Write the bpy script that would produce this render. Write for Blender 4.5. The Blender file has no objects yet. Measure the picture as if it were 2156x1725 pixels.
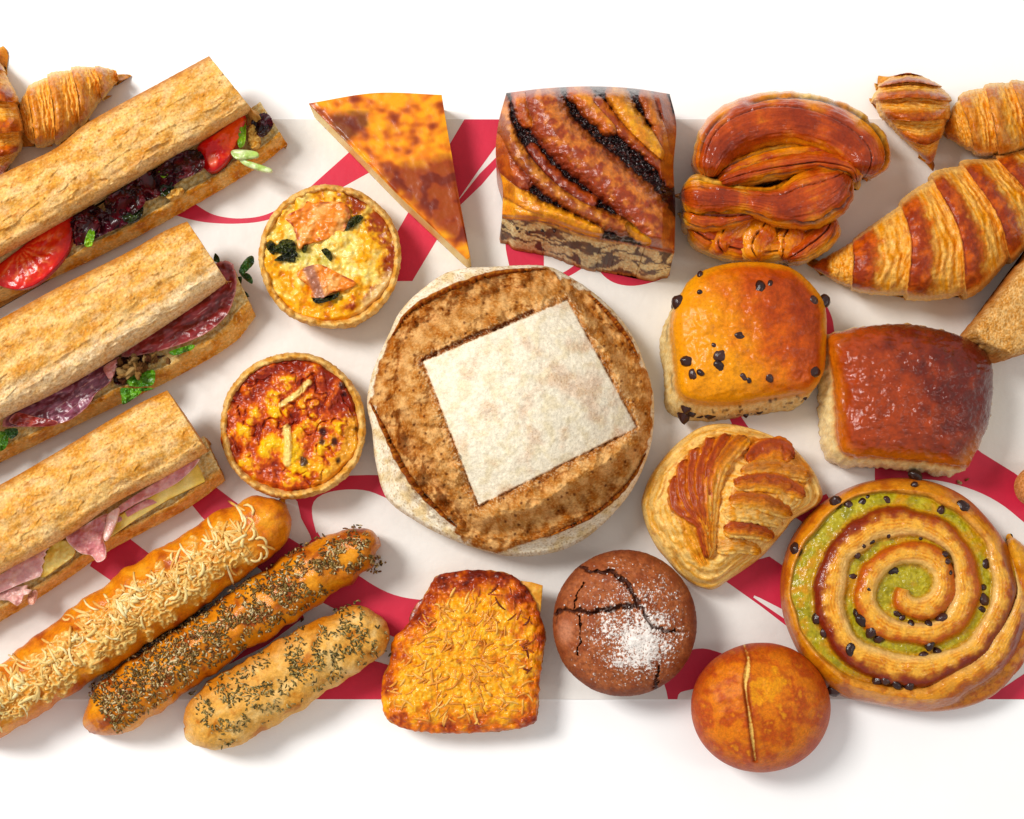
import bpy, math, random
import numpy as np
from math import radians as R

# ------------------------------------------------------------------ camera, light, exposure
scene = bpy.context.scene
FW, FH = 2156.0, 1725.0          # working units of the layout plan
S = 0.80 / FW                    # metres per unit on the table
CAMH = 1.0                       # camera height over the table
PPX, PPY = 1078.0, 1250.0        # foot of the camera's plumb line
cam_d = bpy.data.cameras.new('camera')
cam = bpy.data.objects.new('camera', cam_d)
scene.collection.objects.link(cam)
cam_d.sensor_width = 36.0
cam_d.lens = 36.0 * CAMH / 0.80
cam_d.shift_y = (PPY - FH / 2) / FW
cam_d.clip_start = 0.05
cam_d.clip_end = 50
cam.location = ((PPX - FW / 2) * S, (FH / 2 - PPY) * S, CAMH)
cam.rotation_euler = (0, 0, 0)
scene.camera = cam
scene.render.resolution_x, scene.render.resolution_y = 1024, 819

world = bpy.data.worlds.new('World')
scene.world = world
world.use_nodes = True
bg = world.node_tree.nodes['Background']
bg.inputs['Color'].default_value = (1.0, 0.985, 0.96, 1)
bg.inputs['Strength'].default_value = 0.52

def area(name, loc, target, size, power, color):
    d = bpy.data.lights.new(name, 'AREA')
    d.shape = 'RECTANGLE'; d.size, d.size_y = size
    d.energy = power; d.color = color
    o = bpy.data.objects.new(name, d)
    scene.collection.objects.link(o)
    o.location = loc
    dx, dy, dz = (target[i] - loc[i] for i in range(3))
    import mathutils
    o.rotation_euler = mathutils.Vector((dx, dy, dz)).to_track_quat('-Z', 'Y').to_euler()
    return o
area('key_softbox', (-1.50, 0.75, 2.00), (0.02, 0.0, 0), (0.75, 0.75), 60.0, (1.0, 0.975, 0.94))
area('rim_softbox', (1.5, -0.2, 1.5), (0.0, 0.0, 0), (0.3, 0.6), 3.5, (1.0, 0.96, 0.92))

vs = scene.view_settings
vs.view_transform = 'Standard'
vs.look = 'None'
vs.exposure = 0.0
vs.gamma = 1.0
vs.use_curve_mapping = False
scene.cycles.max_bounces = 6
try:
    scene.cycles.use_denoising = True
except Exception:
    pass

# ------------------------------------------------------------------ small maths helpers
rng = np.random.default_rng(7)
random.seed(7)

def W(px, py, z=0.0):
    """plan position as seen from the camera -> point in the room at height z"""
    px = np.asarray(px, float); py = np.asarray(py, float); z = np.asarray(z, float)
    k = (CAMH - z) / CAMH
    x = PPX + (px - PPX) * k
    y = PPY + (py - PPY) * k
    return np.stack(np.broadcast_arrays((x - FW / 2) * S, (FH / 2 - y) * S, z), -1)

def seen(P):
    k = CAMH / (CAMH - P[:, 2])
    x = P[:, 0] / S + FW / 2
    y = FH / 2 - P[:, 1] / S
    return PPX + (x - PPX) * k, PPY + (y - PPY) * k

def _h(i, j, k, seed):
    h = (i * 374761393 + j * 668265263 + k * 2147483647 + seed * 974711 + 12345) & 0xffffffff
    h = ((h ^ (h >> 13)) * 1274126177) & 0xffffffff
    h = ((h ^ (h >> 16)) * 2246822519) & 0xffffffff
    return (h ^ (h >> 15)) & 0xffffffff

def perlin2(x, y, seed=0):
    x = np.asarray(x, float); y = np.asarray(y, float)
    xi = np.floor(x).astype(np.int64); yi = np.floor(y).astype(np.int64)
    xf = x - xi; yf = y - yi
    u = xf * xf * xf * (xf * (xf * 6 - 15) + 10); v = yf * yf * yf * (yf * (yf * 6 - 15) + 10)
    def g(a, b):
        an = _h(xi + a, yi + b, 0, seed) * (2 * math.pi / 4294967296.0)
        return np.cos(an) * (xf - a) + np.sin(an) * (yf - b)
    n0 = g(0, 0) * (1 - u) + g(1, 0) * u
    n1 = g(0, 1) * (1 - u) + g(1, 1) * u
    return (n0 * (1 - v) + n1 * v) * 1.5

def fbm(x, y, o=4, seed=0, gain=0.5):
    t = 0; a = 1.0; s = 0.0
    for i in range(o):
        t = t + a * perlin2(x, y, seed + i * 17); s += a
        a *= gain; x = x * 2.03 + 5.1; y = y * 2.03 + 1.7
    return t / s * 1.35

def ridged(x, y, o=3, seed=0):
    t = 0; a = 1.0; s = 0
    for i in range(o):
        t = t + a * (1 - np.abs(perlin2(x, y, seed + i * 31)) * 1.6); s += a
        a *= 0.5; x = x * 2.1 + 3.3; y = y * 2.1 + 8.1
    return t / s

def cells(x, y, seed=0):
    """distance to nearest scattered point and that point's id value"""
    xi = np.floor(x).astype(np.int64); yi = np.floor(y).astype(np.int64)
    best = np.full(x.shape, 9.0); bid = np.zeros(x.shape)
    for a in (-1, 0, 1):
        for b in (-1, 0, 1):
            hx = _h(xi + a, yi + b, 1, seed) / 4294967296.0
            hy = _h(xi + a, yi + b, 2, seed) / 4294967296.0
            d = np.hypot(xi + a + hx - x, yi + b + hy - y)
            m = d < best
            best = np.where(m, d, best)
            bid = np.where(m, _h(xi + a, yi + b, 3, seed) / 4294967296.0, bid)
    return best, bid

def sm(a, b, x):
    t = np.clip((np.asarray(x, float) - a) / (b - a), 0, 1)
    return t * t * (3 - 2 * t)

def L(hexs):
    v = np.array([int(hexs[i:i + 2], 16) / 255 for i in (0, 2, 4)])
    return np.where(v <= 0.04045, v / 12.92, ((v + 0.055) / 1.055) ** 2.4)

def mix(a, b, t):
    if isinstance(a, str): a = L(a)
    if isinstance(b, str): b = L(b)
    t = np.clip(np.asarray(t, float), 0, 1)
    if np.ndim(t): t = t[..., None]
    return a * (1 - t) + b * t

def ramp(t, stops):
    ps = [s[0] for s in stops]; cs = np.array([L(s[1]) for s in stops])
    return np.stack([np.interp(t, ps, cs[:, k]) for k in range(3)], -1)

def catmull(pts, n, closed=False, par=None):
    p = np.array(pts, float)
    if len(p) == 2 and not closed:
        t = np.linspace(0, 1, n) if par is None else par
        return p[0] + (p[1] - p[0]) * t[:, None]
    if closed:
        q = np.vstack([p[-1], p, p[0], p[1]])
        m = len(p)
    else:
        q = np.vstack([2 * p[0] - p[1], p, 2 * p[-1] - p[-2]])
        m = len(p) - 1
    d = np.linalg.norm(np.diff(q[1:m + 2, :2], axis=0), axis=1)
    cum = np.concatenate([[0], np.cumsum(d)]); cum /= cum[-1]
    t = (np.linspace(0, 1, n, endpoint=not closed) if par is None else par)
    seg = np.clip(np.searchsorted(cum, t, side='right') - 1, 0, m - 1)
    f = ((t - cum[seg]) / np.maximum(cum[seg + 1] - cum[seg], 1e-9))[:, None]
    a, b, c, e = q[seg], q[seg + 1], q[seg + 2], q[seg + 3]
    return 0.5 * (2 * b + (c - a) * f + (2 * a - 5 * b + 4 * c - e) * f ** 2 + (3 * b - a - 3 * c + e) * f ** 3)

def dline(x, y, pts, smooth=24, closed=False):
    """distance to a curve, position 0..1 along it, and signed side"""
    c = catmull(pts, smooth, closed) if smooth else np.array(pts, float)
    if closed: c = np.vstack([c, c[0]])
    best = np.full(x.shape, 1e9); par = np.zeros(x.shape); side = np.zeros(x.shape)
    n = len(c) - 1
    for i in range(n):
        ax, ay = c[i, :2]; bx, by = c[i + 1, :2]
        dx, dy = bx - ax, by - ay
        l2 = dx * dx + dy * dy + 1e-12
        t = np.clip(((x - ax) * dx + (y - ay) * dy) / l2, 0, 1)
        d = np.hypot(x - ax - t * dx, y - ay - t * dy)
        m = d < best
        best = np.where(m, d, best); par = np.where(m, (i + t) / n, par)
        side = np.where(m, np.sign((x - ax) * dy - (y - ay) * dx), side)
    return best, par, side

def sdpoly(x, y, pts):
    """signed distance to polygon, negative inside"""
    p = np.array(pts, float)
    best = np.full(x.shape, 1e9); ins = np.zeros(x.shape, bool)
    n = len(p)
    for i in range(n):
        ax, ay = p[i]; bx, by = p[(i + 1) % n]
        dx, dy = bx - ax, by - ay
        t = np.clip(((x - ax) * dx + (y - ay) * dy) / (dx * dx + dy * dy + 1e-12), 0, 1)
        best = np.minimum(best, np.hypot(x - ax - t * dx, y - ay - t * dy))
        c = ((ay > y) != (by > y)) & (x < dx * (y - ay) / (dy if dy else 1e-12) + ax)
        ins ^= c
    return np.where(ins, -best, best)

# ------------------------------------------------------------------ surface builder
class G:
    """a surface under construction: points, quads, and per-point parameters"""
    def __init__(s, P, quads, U, V, D, caps=()):
        s.P = P; s.quads = quads; s.U = U; s.V = V; s.D = D; s.caps = list(caps)
        s.col = None
    def px(s):
        return seen(s.P)
    def normals(s):
        q = s.quads
        n = np.cross(s.P[q[:, 2]] - s.P[q[:, 0]], s.P[q[:, 3]] - s.P[q[:, 1]])
        N = np.zeros_like(s.P)
        for k in range(4):
            for a in range(3):
                N[:, a] += np.bincount(q[:, k], n[:, a], len(s.P))
        return N / np.maximum(np.linalg.norm(N, axis=1), 1e-12)[:, None]
    def displace(s, amt):
        s.P = s.P + s.normals() * np.asarray(amt)[:, None]
        s.P[:, 2] = np.maximum(s.P[:, 2], 0.0)
        return s
    def paint(s, rgb, rough):
        s.col = np.ones((len(s.P), 4))
        lum = (rgb @ np.array([0.3, 0.59, 0.11]))[:, None]
        rgb = np.clip(lum + (rgb - lum) * 1.14, 0.002, 1.0) ** 1.17
        s.col[:, :3] = np.clip(rgb, 0.003, 0.93)
        s.col[:, 3] = rough
        return s

def skirt(P, loop, U, V, quads, zbase, ns, off, flare=None):
    """walls from the rim loop down to zbase; off(s)->outward offset, flare(nx,ny)->extra foot"""
    Q = P[loop]
    t = np.roll(Q, -1, 0) - np.roll(Q, 1, 0)
    nrm = np.stack([t[:, 1], -t[:, 0]], -1)
    area2 = np.sum(Q[:, 0] * np.roll(Q[:, 1], -1) - np.roll(Q[:, 0], -1) * Q[:, 1])
    if area2 < 0: nrm = -nrm
    nrm /= np.maximum(np.linalg.norm(nrm, axis=1), 1e-9)[:, None]
    for _ in range(3):
        nrm = (np.roll(nrm, 1, 0) + 2 * nrm + np.roll(nrm, -1, 0)) / 4
    fl = flare(nrm[:, 0], nrm[:, 1]) if flare else np.zeros(len(Q))
    prev = np.array(loop); n = len(loop); idx0 = len(P)
    PP, UU, VV, DD, FF = [P], [U], [V], [np.zeros(len(P))], [quads]
    order = 1 if area2 > 0 else -1
    for k in range(1, ns + 1):
        s_ = k / ns
        q = Q.copy()
        q[:, :2] += nrm * (off(s_) + fl * s_)[:, None]
        q[:, 2] = Q[:, 2] * (1 - s_) + zbase * s_
        PP.append(q); UU.append(U[loop]); VV.append(V[loop]); DD.append(np.full(n, s_))
        cur = np.arange(idx0, idx0 + n); idx0 += n
        f = np.stack([prev, cur, np.roll(cur, -1), np.roll(prev, -1)], -1)
        FF.append(f if order > 0 else f[:, ::-1])
        prev = cur
    cap = prev[::-1] if order > 0 else prev
    return G(np.vstack(PP), np.vstack(FF), np.concatenate(UU), np.concatenate(VV), np.concatenate(DD), [cap.tolist()])

def grid_quads(nu, nv):
    i = np.arange(nu * nv).reshape(nu, nv)
    return np.stack([i[:-1, :-1].ravel(), i[1:, :-1].ravel(), i[1:, 1:].ravel(), i[:-1, 1:].ravel()], -1)

def orient_up(P, quads):
    q = quads
    n = np.cross(P[q[:, 2]] - P[q[:, 0]], P[q[:, 3]] - P[q[:, 1]])
    return quads if n[:, 2].sum() > 0 else quads[:, ::-1]

def loft(ribs, nu, nv, zfn, zbase=0.0, ns=6, off=lambda s: 0.0, flare=None, lin=False, cosv=True, upar=None):
    vt = np.linspace(0, 1, nv)
    if cosv: vt = 0.35 * vt + 0.65 * (1 - np.cos(math.pi * vt)) / 2
    Rb = np.array([catmull(r, nv, par=vt) for r in ribs])          # k,nv,2
    k = len(ribs)
    t = np.linspace(0, k - 1, nu) if upar is None else np.asarray(upar) * (k - 1)
    nu = len(t)
    i = np.clip(np.floor(t).astype(int), 0, k - 2); f = (t - i)[:, None, None]
    b, c = Rb[i], Rb[i + 1]
    if lin or k == 2:
        XY = b * (1 - f) + c * f
    else:
        a = np.where((i > 0)[:, None, None], Rb[np.maximum(i - 1, 0)], 2 * b - c)
        e = np.where((i + 2 < k)[:, None, None], Rb[np.minimum(i + 2, k - 1)], 2 * c - b)
        XY = 0.5 * (2 * b + (c - a) * f + (2 * a - 5 * b + 4 * c - e) * f ** 2 + (3 * b - a - 3 * c + e) * f ** 3)
    U = np.repeat(t, nv); V = np.tile(vt, nu)
    X = XY[..., 0].ravel(); Y = XY[..., 1].ravel()
    z = zfn(U, V, X, Y)
    P = W(X, Y, z)
    q = orient_up(P, grid_quads(nu, nv))
    ii = np.arange(nu * nv).reshape(nu, nv)
    loop = np.concatenate([ii[:, 0], ii[-1, 1:], ii[-2::-1, -1], ii[0, -2:0:-1]])
    return skirt(P, loop, U, V, q, zbase, ns, off, flare)

def disc(outline, nr, nt, zfn, zbase=0.0, ns=6, off=lambda s: 0.0, flare=None, centre=None, closedsmooth=True, edge=1.25):
    b = catmull(outline, nt, True) if closedsmooth else resample_poly(outline, nt)
    c = np.array(centre) if centre is not None else b.mean(0)
    rr = 1 - (1 - np.linspace(0, 1, nr)) ** edge
    rr[0] = 0.004
    XY = c + (b - c)[None] * rr[:, None, None]
    U = np.repeat(rr, nt); V = np.tile(np.arange(nt) / nt, nr)
    X = XY[..., 0].ravel(); Y = XY[..., 1].ravel()
    P = W(X, Y, zfn(U, V, X, Y))
    ii = np.arange(nr * nt).reshape(nr, nt)
    nx = np.roll(ii, -1, 1)
    q = np.stack([ii[:-1].ravel(), ii[1:].ravel(), nx[1:].ravel(), nx[:-1].ravel()], -1)
    q = orient_up(P, q)
    g = skirt(P, ii[-1], U, V, q, zbase, ns, off, flare)
    top = ii[0].tolist()
    a2 = np.sum(P[top, 0] * np.roll(P[top, 1], -1) - np.roll(P[top, 0], -1) * P[top, 1])
    g.caps.append(top if a2 > 0 else top[::-1])
    return g

def resample_poly(pts, n):
    p = np.vstack([pts, pts[0]]).astype(float)
    d = np.concatenate([[0], np.cumsum(np.linalg.norm(np.diff(p, axis=0), axis=1))])
    t = np.linspace(0, d[-1], n, endpoint=False)
    return np.stack([np.interp(t, d, p[:, 0]), np.interp(t, d, p[:, 1])], -1)

def roundends(t, length, tip0=None, tip1=None):
    """taper factor for a strand: elliptical noses at the start / end"""
    w = np.ones_like(t)
    if tip0: w *= np.sqrt(np.clip(1 - np.clip(1 - t * length / tip0, 0, 1) ** 2, 0.0009, 1))
    if tip1: w *= np.sqrt(np.clip(1 - np.clip(1 - (1 - t) * length / tip1, 0, 1) ** 2, 0.0009, 1))
    return w

def strand(pts, nu, nv, h, z0=0.0, tip0=None, tip1=None, ns=6, zbase=0.0, zeq=0.4, power=2.0, tuck=0.25, hfn=None):
    """a loaf-like strand: pts = (x, y, half width[, lift])"""
    p = np.array([tuple(a) + (0.0,) * (4 - len(a)) for a in pts], float)
    t = np.linspace(0, 1, nu)
    if tip0: t = np.where(t < 0.5, 2 * t * t, t) if not tip1 else (1 - np.cos(math.pi * t)) / 2
    elif tip1: t = np.where(t > 0.5, 1 - 2 * (1 - t) ** 2, t)
    c = catmull(p, nu, par=t)
    ln = np.linalg.norm(np.diff(c[:, :2], axis=0), axis=1).sum()
    tg = np.gradient(c[:, :2], axis=0); tg /= np.maximum(np.linalg.norm(tg, axis=1), 1e-9)[:, None]
    nr = np.stack([-tg[:, 1], tg[:, 0]], -1)
    tp = roundends(t, ln, tip0, tip1)
    w = c[:, 2] * tp
    lift = c[:, 3]
    vt = np.linspace(0, 1, nv); vt = 0.3 * vt + 0.7 * (1 - np.cos(math.pi * vt)) / 2
    a = 2 * vt - 1
    XY = c[:, None, :2] + nr[:, None] * (w[:, None] * a[None])[..., None]
    prof = np.clip(1 - np.abs(a) ** power, 0, 1) ** (1 / power)
    hh = h * (np.ones(nu) if hfn is None else hfn(t)) 
    Z = z0 + lift[:, None] + hh[:, None] * (zeq * np.minimum(tp * 1.6, 1)[:, None] + (1 - zeq) * prof[None] * tp[:, None])
    U = np.repeat(t, nv); V = np.tile(vt, nu)
    P = W(XY[..., 0].ravel(), XY[..., 1].ravel(), Z.ravel())
    q = orient_up(P, grid_quads(nu, nv))
    ii = np.arange(nu * nv).reshape(nu, nv)
    loop = np.concatenate([ii[:, 0], ii[-1, 1:], ii[-2::-1, -1], ii[0, -2:0:-1]])
    wm = float(np.mean(c[:, 2])) * S
    g = skirt(P, loop, U, V, q, zbase, ns, lambda s: -tuck * wm * s * s)
    g.len = ln
    return g

def hmap(gs, cell=5.0):
    """height look-up over the top of finished surfaces"""
    X, Y, Z = [], [], []
    for g in gs:
        x, y = g.px(); X.append(x); Y.append(y); Z.append(g.P[:, 2])
    X = np.concatenate(X); Y = np.concatenate(Y); Z = np.concatenate(Z)
    x0, y0 = X.min(), Y.min()
    nx = int((X.max() - x0) / cell) + 2; ny = int((Y.max() - y0) / cell) + 2
    M = np.full((nx, ny), -1.0)
    np.maximum.at(M, (((X - x0) / cell).astype(int), ((Y - y0) / cell).astype(int)), Z)
    def f(x, y):
        i = np.clip(((np.asarray(x) - x0) / cell).astype(int), 0, nx - 1)
        j = np.clip(((np.asarray(y) - y0) / cell).astype(int), 0, ny - 1)
        z = M[i, j]
        for a, b in ((1, 0), (-1, 0), (0, 1), (0, -1)):
            z = np.where(z < 0, M[np.clip(i + a, 0, nx - 1), np.clip(j + b, 0, ny - 1)], z)
        return np.maximum(z, 0)
    return f

# ------------------------------------------------------------------ objects
def build_mesh(name, P, quads, caps=(), col=None, smooth=True, uvw=None):
    me = bpy.data.meshes.new(name)
    caps = [c for c in caps]
    nl = quads.size + sum(len(c) for c in caps)
    npoly = len(quads) + len(caps)
    me.vertices.add(len(P)); me.vertices.foreach_set('co', P.astype(np.float32).ravel())
    idx = np.concatenate([quads.ravel()] + [np.array(c) for c in caps]).astype(np.int32)
    kq = quads.shape[1]
    tot = np.concatenate([np.full(len(quads), kq), np.array([len(c) for c in caps], int)]).astype(np.int32)
    st = np.concatenate([[0], np.cumsum(tot)[:-1]]).astype(np.int32)
    me.loops.add(nl); me.loops.foreach_set('vertex_index', idx)
    me.polygons.add(npoly); me.polygons.foreach_set('loop_start', st); me.polygons.foreach_set('loop_total', tot)
    me.update(calc_edges=True)
    me.polygons.foreach_set('use_smooth', np.full(npoly, smooth))
    if col is not None:
        a = me.color_attributes.new('Col', 'FLOAT_COLOR', 'POINT')
        a.data.foreach_set('color', col.astype(np.float32).ravel())
    me.validate()
    return me

def tag(o, label=None, cat=None, group=None, kind=None):
    if label: o['label'] = label
    if cat: o['category'] = cat
    if group: o['group'] = group
    if kind: o['kind'] = kind
    return o

def thing(name, label, cat, at, group=None):
    o = bpy.data.objects.new(name, None)
    o.empty_display_size = 0.02
    scene.collection.objects.link(o)
    o.location = W(at[0], at[1], 0.0)
    return tag(o, label, cat, group)

_loc = {}
def rootloc(o):
    l = np.zeros(3)
    while o is not None:
        l += np.array(o.location); o = o.parent
    return l

def put(g, name, mat, parent=None, label=None, cat=None, group=None, kind=None, smooth=True):
    if parent is None:
        base = np.array([g.P[:, 0].mean(), g.P[:, 1].mean(), g.P[:, 2].min()])
    else:
        base = rootloc(parent)
    me = build_mesh(name, g.P - base, g.quads, g.caps, g.col, smooth)
    me.materials.append(mat)
    o = bpy.data.objects.new(name, me)
    scene.collection.objects.link(o)
    if parent is None: o.location = base
    else: o.parent = parent
    return tag(o, label, cat, group, kind)

def place(me, name, parent, at, rot=(0, 0, 0), scale=(1, 1, 1), kind=None):
    o = bpy.data.objects.new(name, me)
    scene.collection.objects.link(o)
    o.parent = parent
    o.location = np.asarray(at) - rootloc(parent)
    o.rotation_euler = rot; o.scale = scale
    if kind: o['kind'] = kind
    return o

# ------------------------------------------------------------------ materials
def food(name, bump=0.5, scale=650.0, amt=0.18, coat=0.0, sss=0.0, spec=0.5, dist=0.0008, mid=0.5, grain=1.0):
    m = bpy.data.materials.new(name); m.use_nodes = True
    nt = m.node_tree; N = nt.nodes; ln = nt.links.new
    b = N['Principled BSDF']
    at = N.new('ShaderNodeAttribute'); at.attribute_name = 'Col'
    tc = N.new('ShaderNodeTexCoord')
    n1 = N.new('ShaderNodeTexNoise'); n1.inputs['Scale'].default_value = scale; n1.inputs['Detail'].default_value = 4.0
    n1.inputs['Roughness'].default_value = 0.62
    n2 = N.new('ShaderNodeTexNoise'); n2.inputs['Scale'].default_value = scale * 0.28; n2.inputs['Detail'].default_value = 3.0
    ln(tc.outputs['Object'], n1.inputs['Vector']); ln(tc.outputs['Object'], n2.inputs['Vector'])
    mr = N.new('ShaderNodeMapRange')
    mr.inputs['From Min'].default_value = 0.25; mr.inputs['From Max'].default_value = 0.75
    mr.inputs['To Min'].default_value = 1 - amt; mr.inputs['To Max'].default_value = 1 + amt
    ln(n1.outputs['Fac'], mr.inputs['Value'])
    # darker toasted flecks and pores, a few millimetres apart
    n3 = N.new('ShaderNodeTexNoise'); n3.inputs['Scale'].default_value = scale * 0.42; n3.inputs['Detail'].default_value = 5.0
    n3.inputs['Roughness'].default_value = 0.7
    ln(tc.outputs['Object'], n3.inputs['Vector'])
    fk = N.new('ShaderNodeMapRange')
    fk.inputs['From Min'].default_value = 0.34; fk.inputs['From Max'].default_value = 0.62
    fk.inputs['To Min'].default_value = 1 - 1.2 * amt; fk.inputs['To Max'].default_value = 1.0 + 0.55 * amt
    ln(n3.outputs['Fac'], fk.inputs['Value'])
    mm = N.new('ShaderNodeMath'); mm.operation = 'MULTIPLY'
    ln(mr.outputs['Result'], mm.inputs[0]); ln(fk.outputs['Result'], mm.inputs[1])
    mu = N.new('ShaderNodeMix'); mu.data_type = 'RGBA'; mu.blend_type = 'MULTIPLY'; mu.inputs['Factor'].default_value = 1.0
    ln(at.outputs['Color'], mu.inputs['A']); ln(mm.outputs[0], mu.inputs['B'])
    ln(mu.outputs['Result'], b.inputs['Base Color'])
    ln(at.outputs['Alpha'], b.inputs['Roughness'])
    ad = N.new('ShaderNodeMath'); ad.operation = 'MULTIPLY_ADD'
    ln(n2.outputs['Fac'], ad.inputs[0]); ad.inputs[1].default_value = mid * 2.5; ln(n1.outputs['Fac'], ad.inputs[2])
    bp = N.new('ShaderNodeBump'); bp.inputs['Strength'].default_value = bump; bp.inputs['Distance'].default_value = dist
    ln(ad.outputs[0], bp.inputs['Height']); ln(bp.outputs['Normal'], b.inputs['Normal'])
    b.inputs['Specular IOR Level'].default_value = spec
    if coat:
        b.inputs['Coat Weight'].default_value = coat; b.inputs['Coat Roughness'].default_value = 0.11
        ln(bp.outputs['Normal'], b.inputs['Coat Normal'])
    if sss:
        b.inputs['Subsurface Weight'].default_value = sss
        b.inputs['Subsurface Radius'].default_value = (1.0, 0.5, 0.25)
        b.inputs['Subsurface Scale'].default_value = 0.004
    return m

M = {
    'crust': food('baguette_crust', 0.5, 800, 0.22, spec=0.2),
    'crumb': food('bread_crumb', 0.9, 500, 0.15, spec=0.2),
    'boule': food('sourdough_crust', 0.32, 800, 0.16, spec=0.12),
    'soft': food('baked_dough', 0.5, 800, 0.18, spec=0.2),
    'glaze': food('egg_glazed_dough', 0.30, 800, 0.16, coat=0.22, spec=0.15, mid=0.9),
    'brioche': food('glossy_brioche_crust', 0.42, 420, 0.15, coat=0.6, spec=0.15, mid=0.6, dist=0.0011),
    'knot': food('glossy_knot_dough', 0.28, 700, 0.16, coat=0.5, spec=0.15, mid=0.9),
    'flaky': food('flaky_pastry', 0.4, 750, 0.18, coat=0.15, spec=0.2),
    'custard': food('baked_custard', 0.3, 700, 0.15, coat=0.3, spec=0.15, dist=0.0007),
    'cake': food('cheesecake', 0.15, 900, 0.05, coat=0.12, spec=0.35),
    'choc': food('chocolate_filling', 0.4, 600, 0.2, coat=0.35, spec=0.35, dist=0.0009),
    'chip': food('chocolate_chip', 0.15, 300, 0.1, coat=0.25, spec=0.4, dist=0.0005),
    'muffin': food('chocolate_sponge', 0.6, 600, 0.2, spec=0.3),
    'meat': food('sliced_ham', 0.25, 500, 0.10, coat=0.2, sss=0.15, spec=0.5),
    'veg': food('fresh_vegetable', 0.15, 380, 0.12, coat=0.15, sss=0.1, spec=0.35),
    'cheese': food('cheese', 0.2, 700, 0.08, coat=0.15, sss=0.15, spec=0.45),
    'herb': food('dried_herbs', 0.2, 900, 0.3, spec=0.2),
}

def plain(name, hexs, rough=0.6, scale=60.0, amt=0.05, bump=0.1, spec=0.3, dist=0.0004):
    m = bpy.data.materials.new(name); m.use_nodes = True
    nt = m.node_tree; N = nt.nodes; ln = nt.links.new
    b = N['Principled BSDF']
    tc = N.new('ShaderNodeTexCoord')
    n1 = N.new('ShaderNodeTexNoise'); n1.inputs['Scale'].default_value = scale; n1.inputs['Detail'].default_value = 6.0
    ln(tc.outputs['Object'], n1.inputs['Vector'])
    cr = N.new('ShaderNodeValToRGB')
    c = L(hexs)
    cr.color_ramp.elements[0].position = 0.3; cr.color_ramp.elements[1].position = 0.7
    cr.color_ramp.elements[0].color = (*np.clip(c * (1 - amt), 0, 1), 1)
    cr.color_ramp.elements[1].color = (*np.clip(c * (1 + amt), 0, 1), 1)
    ln(n1.outputs['Fac'], cr.inputs['Fac']); ln(cr.outputs['Color'], b.inputs['Base Color'])
    n2 = N.new('ShaderNodeTexNoise'); n2.inputs['Scale'].default_value = scale * 9; n2.inputs['Detail'].default_value = 3.0
    ln(tc.outputs['Object'], n2.inputs['Vector'])
    bp = N.new('ShaderNodeBump'); bp.inputs['Strength'].default_value = bump; bp.inputs['Distance'].default_value = dist
    ln(n2.outputs['Fac'], bp.inputs['Height']); ln(bp.outputs['Normal'], b.inputs['Normal'])
    b.inputs['Roughness'].default_value = rough
    b.inputs['Specular IOR Level'].default_value = spec
    return m

# ------------------------------------------------------------------ table and printed paper
def flat(pts, z, thick):
    n = len(pts)
    a = W([p[0] for p in pts], [p[1] for p in pts], 0.0)
    top = a.copy(); top[:, 2] = z
    bot = a.copy(); bot[:, 2] = z - thick
    P = np.vstack([top, bot])
    i = np.arange(n)
    ar = np.sum(top[:, 0] * np.roll(top[:, 1], -1) - np.roll(top[:, 0], -1) * top[:, 1])
    q = np.stack([i, i + n, (i + 1) % n + n, (i + 1) % n], -1)
    caps = [i.tolist(), (i + n)[::-1].tolist()]
    if ar < 0:
        q = q[:, ::-1]; caps = [c[::-1] for c in caps]
    return G(P, q, None, None, None, caps)

m_table = plain('white_tabletop', 'fefefe', 0.55, 30, 0.01, 0.02)
m_paper = plain('greaseproof_paper', 'e9e6e1', 0.5, 9, 0.06, 0.6, dist=0.0012)
m_ink = plain('crimson_print', 'd02846', 0.5, 25, 0.13, 0.3, dist=0.0006)

T0 = -0.0009
g = flat([(-2600, -2600), (4800, -2600), (4800, 4300), (-2600, 4300)], T0, 0.02)
put(g, 'tabletop', m_table, kind='structure', smooth=False)
PAPER = [(-500, 251), (2700, 251), (2700, 1473), (-500, 1473)]
g = flat(PAPER, -0.0002, 0.0006)
paper = put(g, 'wrapping_paper', m_paper, smooth=False,
            label='cream wrapping paper with large crimson letter print lying under all the food', cat='paper')

def clip_y(pts, y0, y1):
    def half(p, f, inter):
        out = []
        for i in range(len(p)):
            a, b = p[i], p[(i + 1) % len(p)]
            if f(a): out.append(a)
            if f(a) != f(b): out.append(inter(a, b))
        return out
    def at(y): return lambda a, b: (a[0] + (b[0] - a[0]) * (y - a[1]) / (b[1] - a[1]), y)
    p = half(pts, lambda a: a[1] >= y0, at(y0))
    return half(p, lambda a: a[1] <= y1, at(y1)) if p else p

def curve(*pts, n=24):
    return [tuple(a) for a in catmull(pts, n)]

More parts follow.
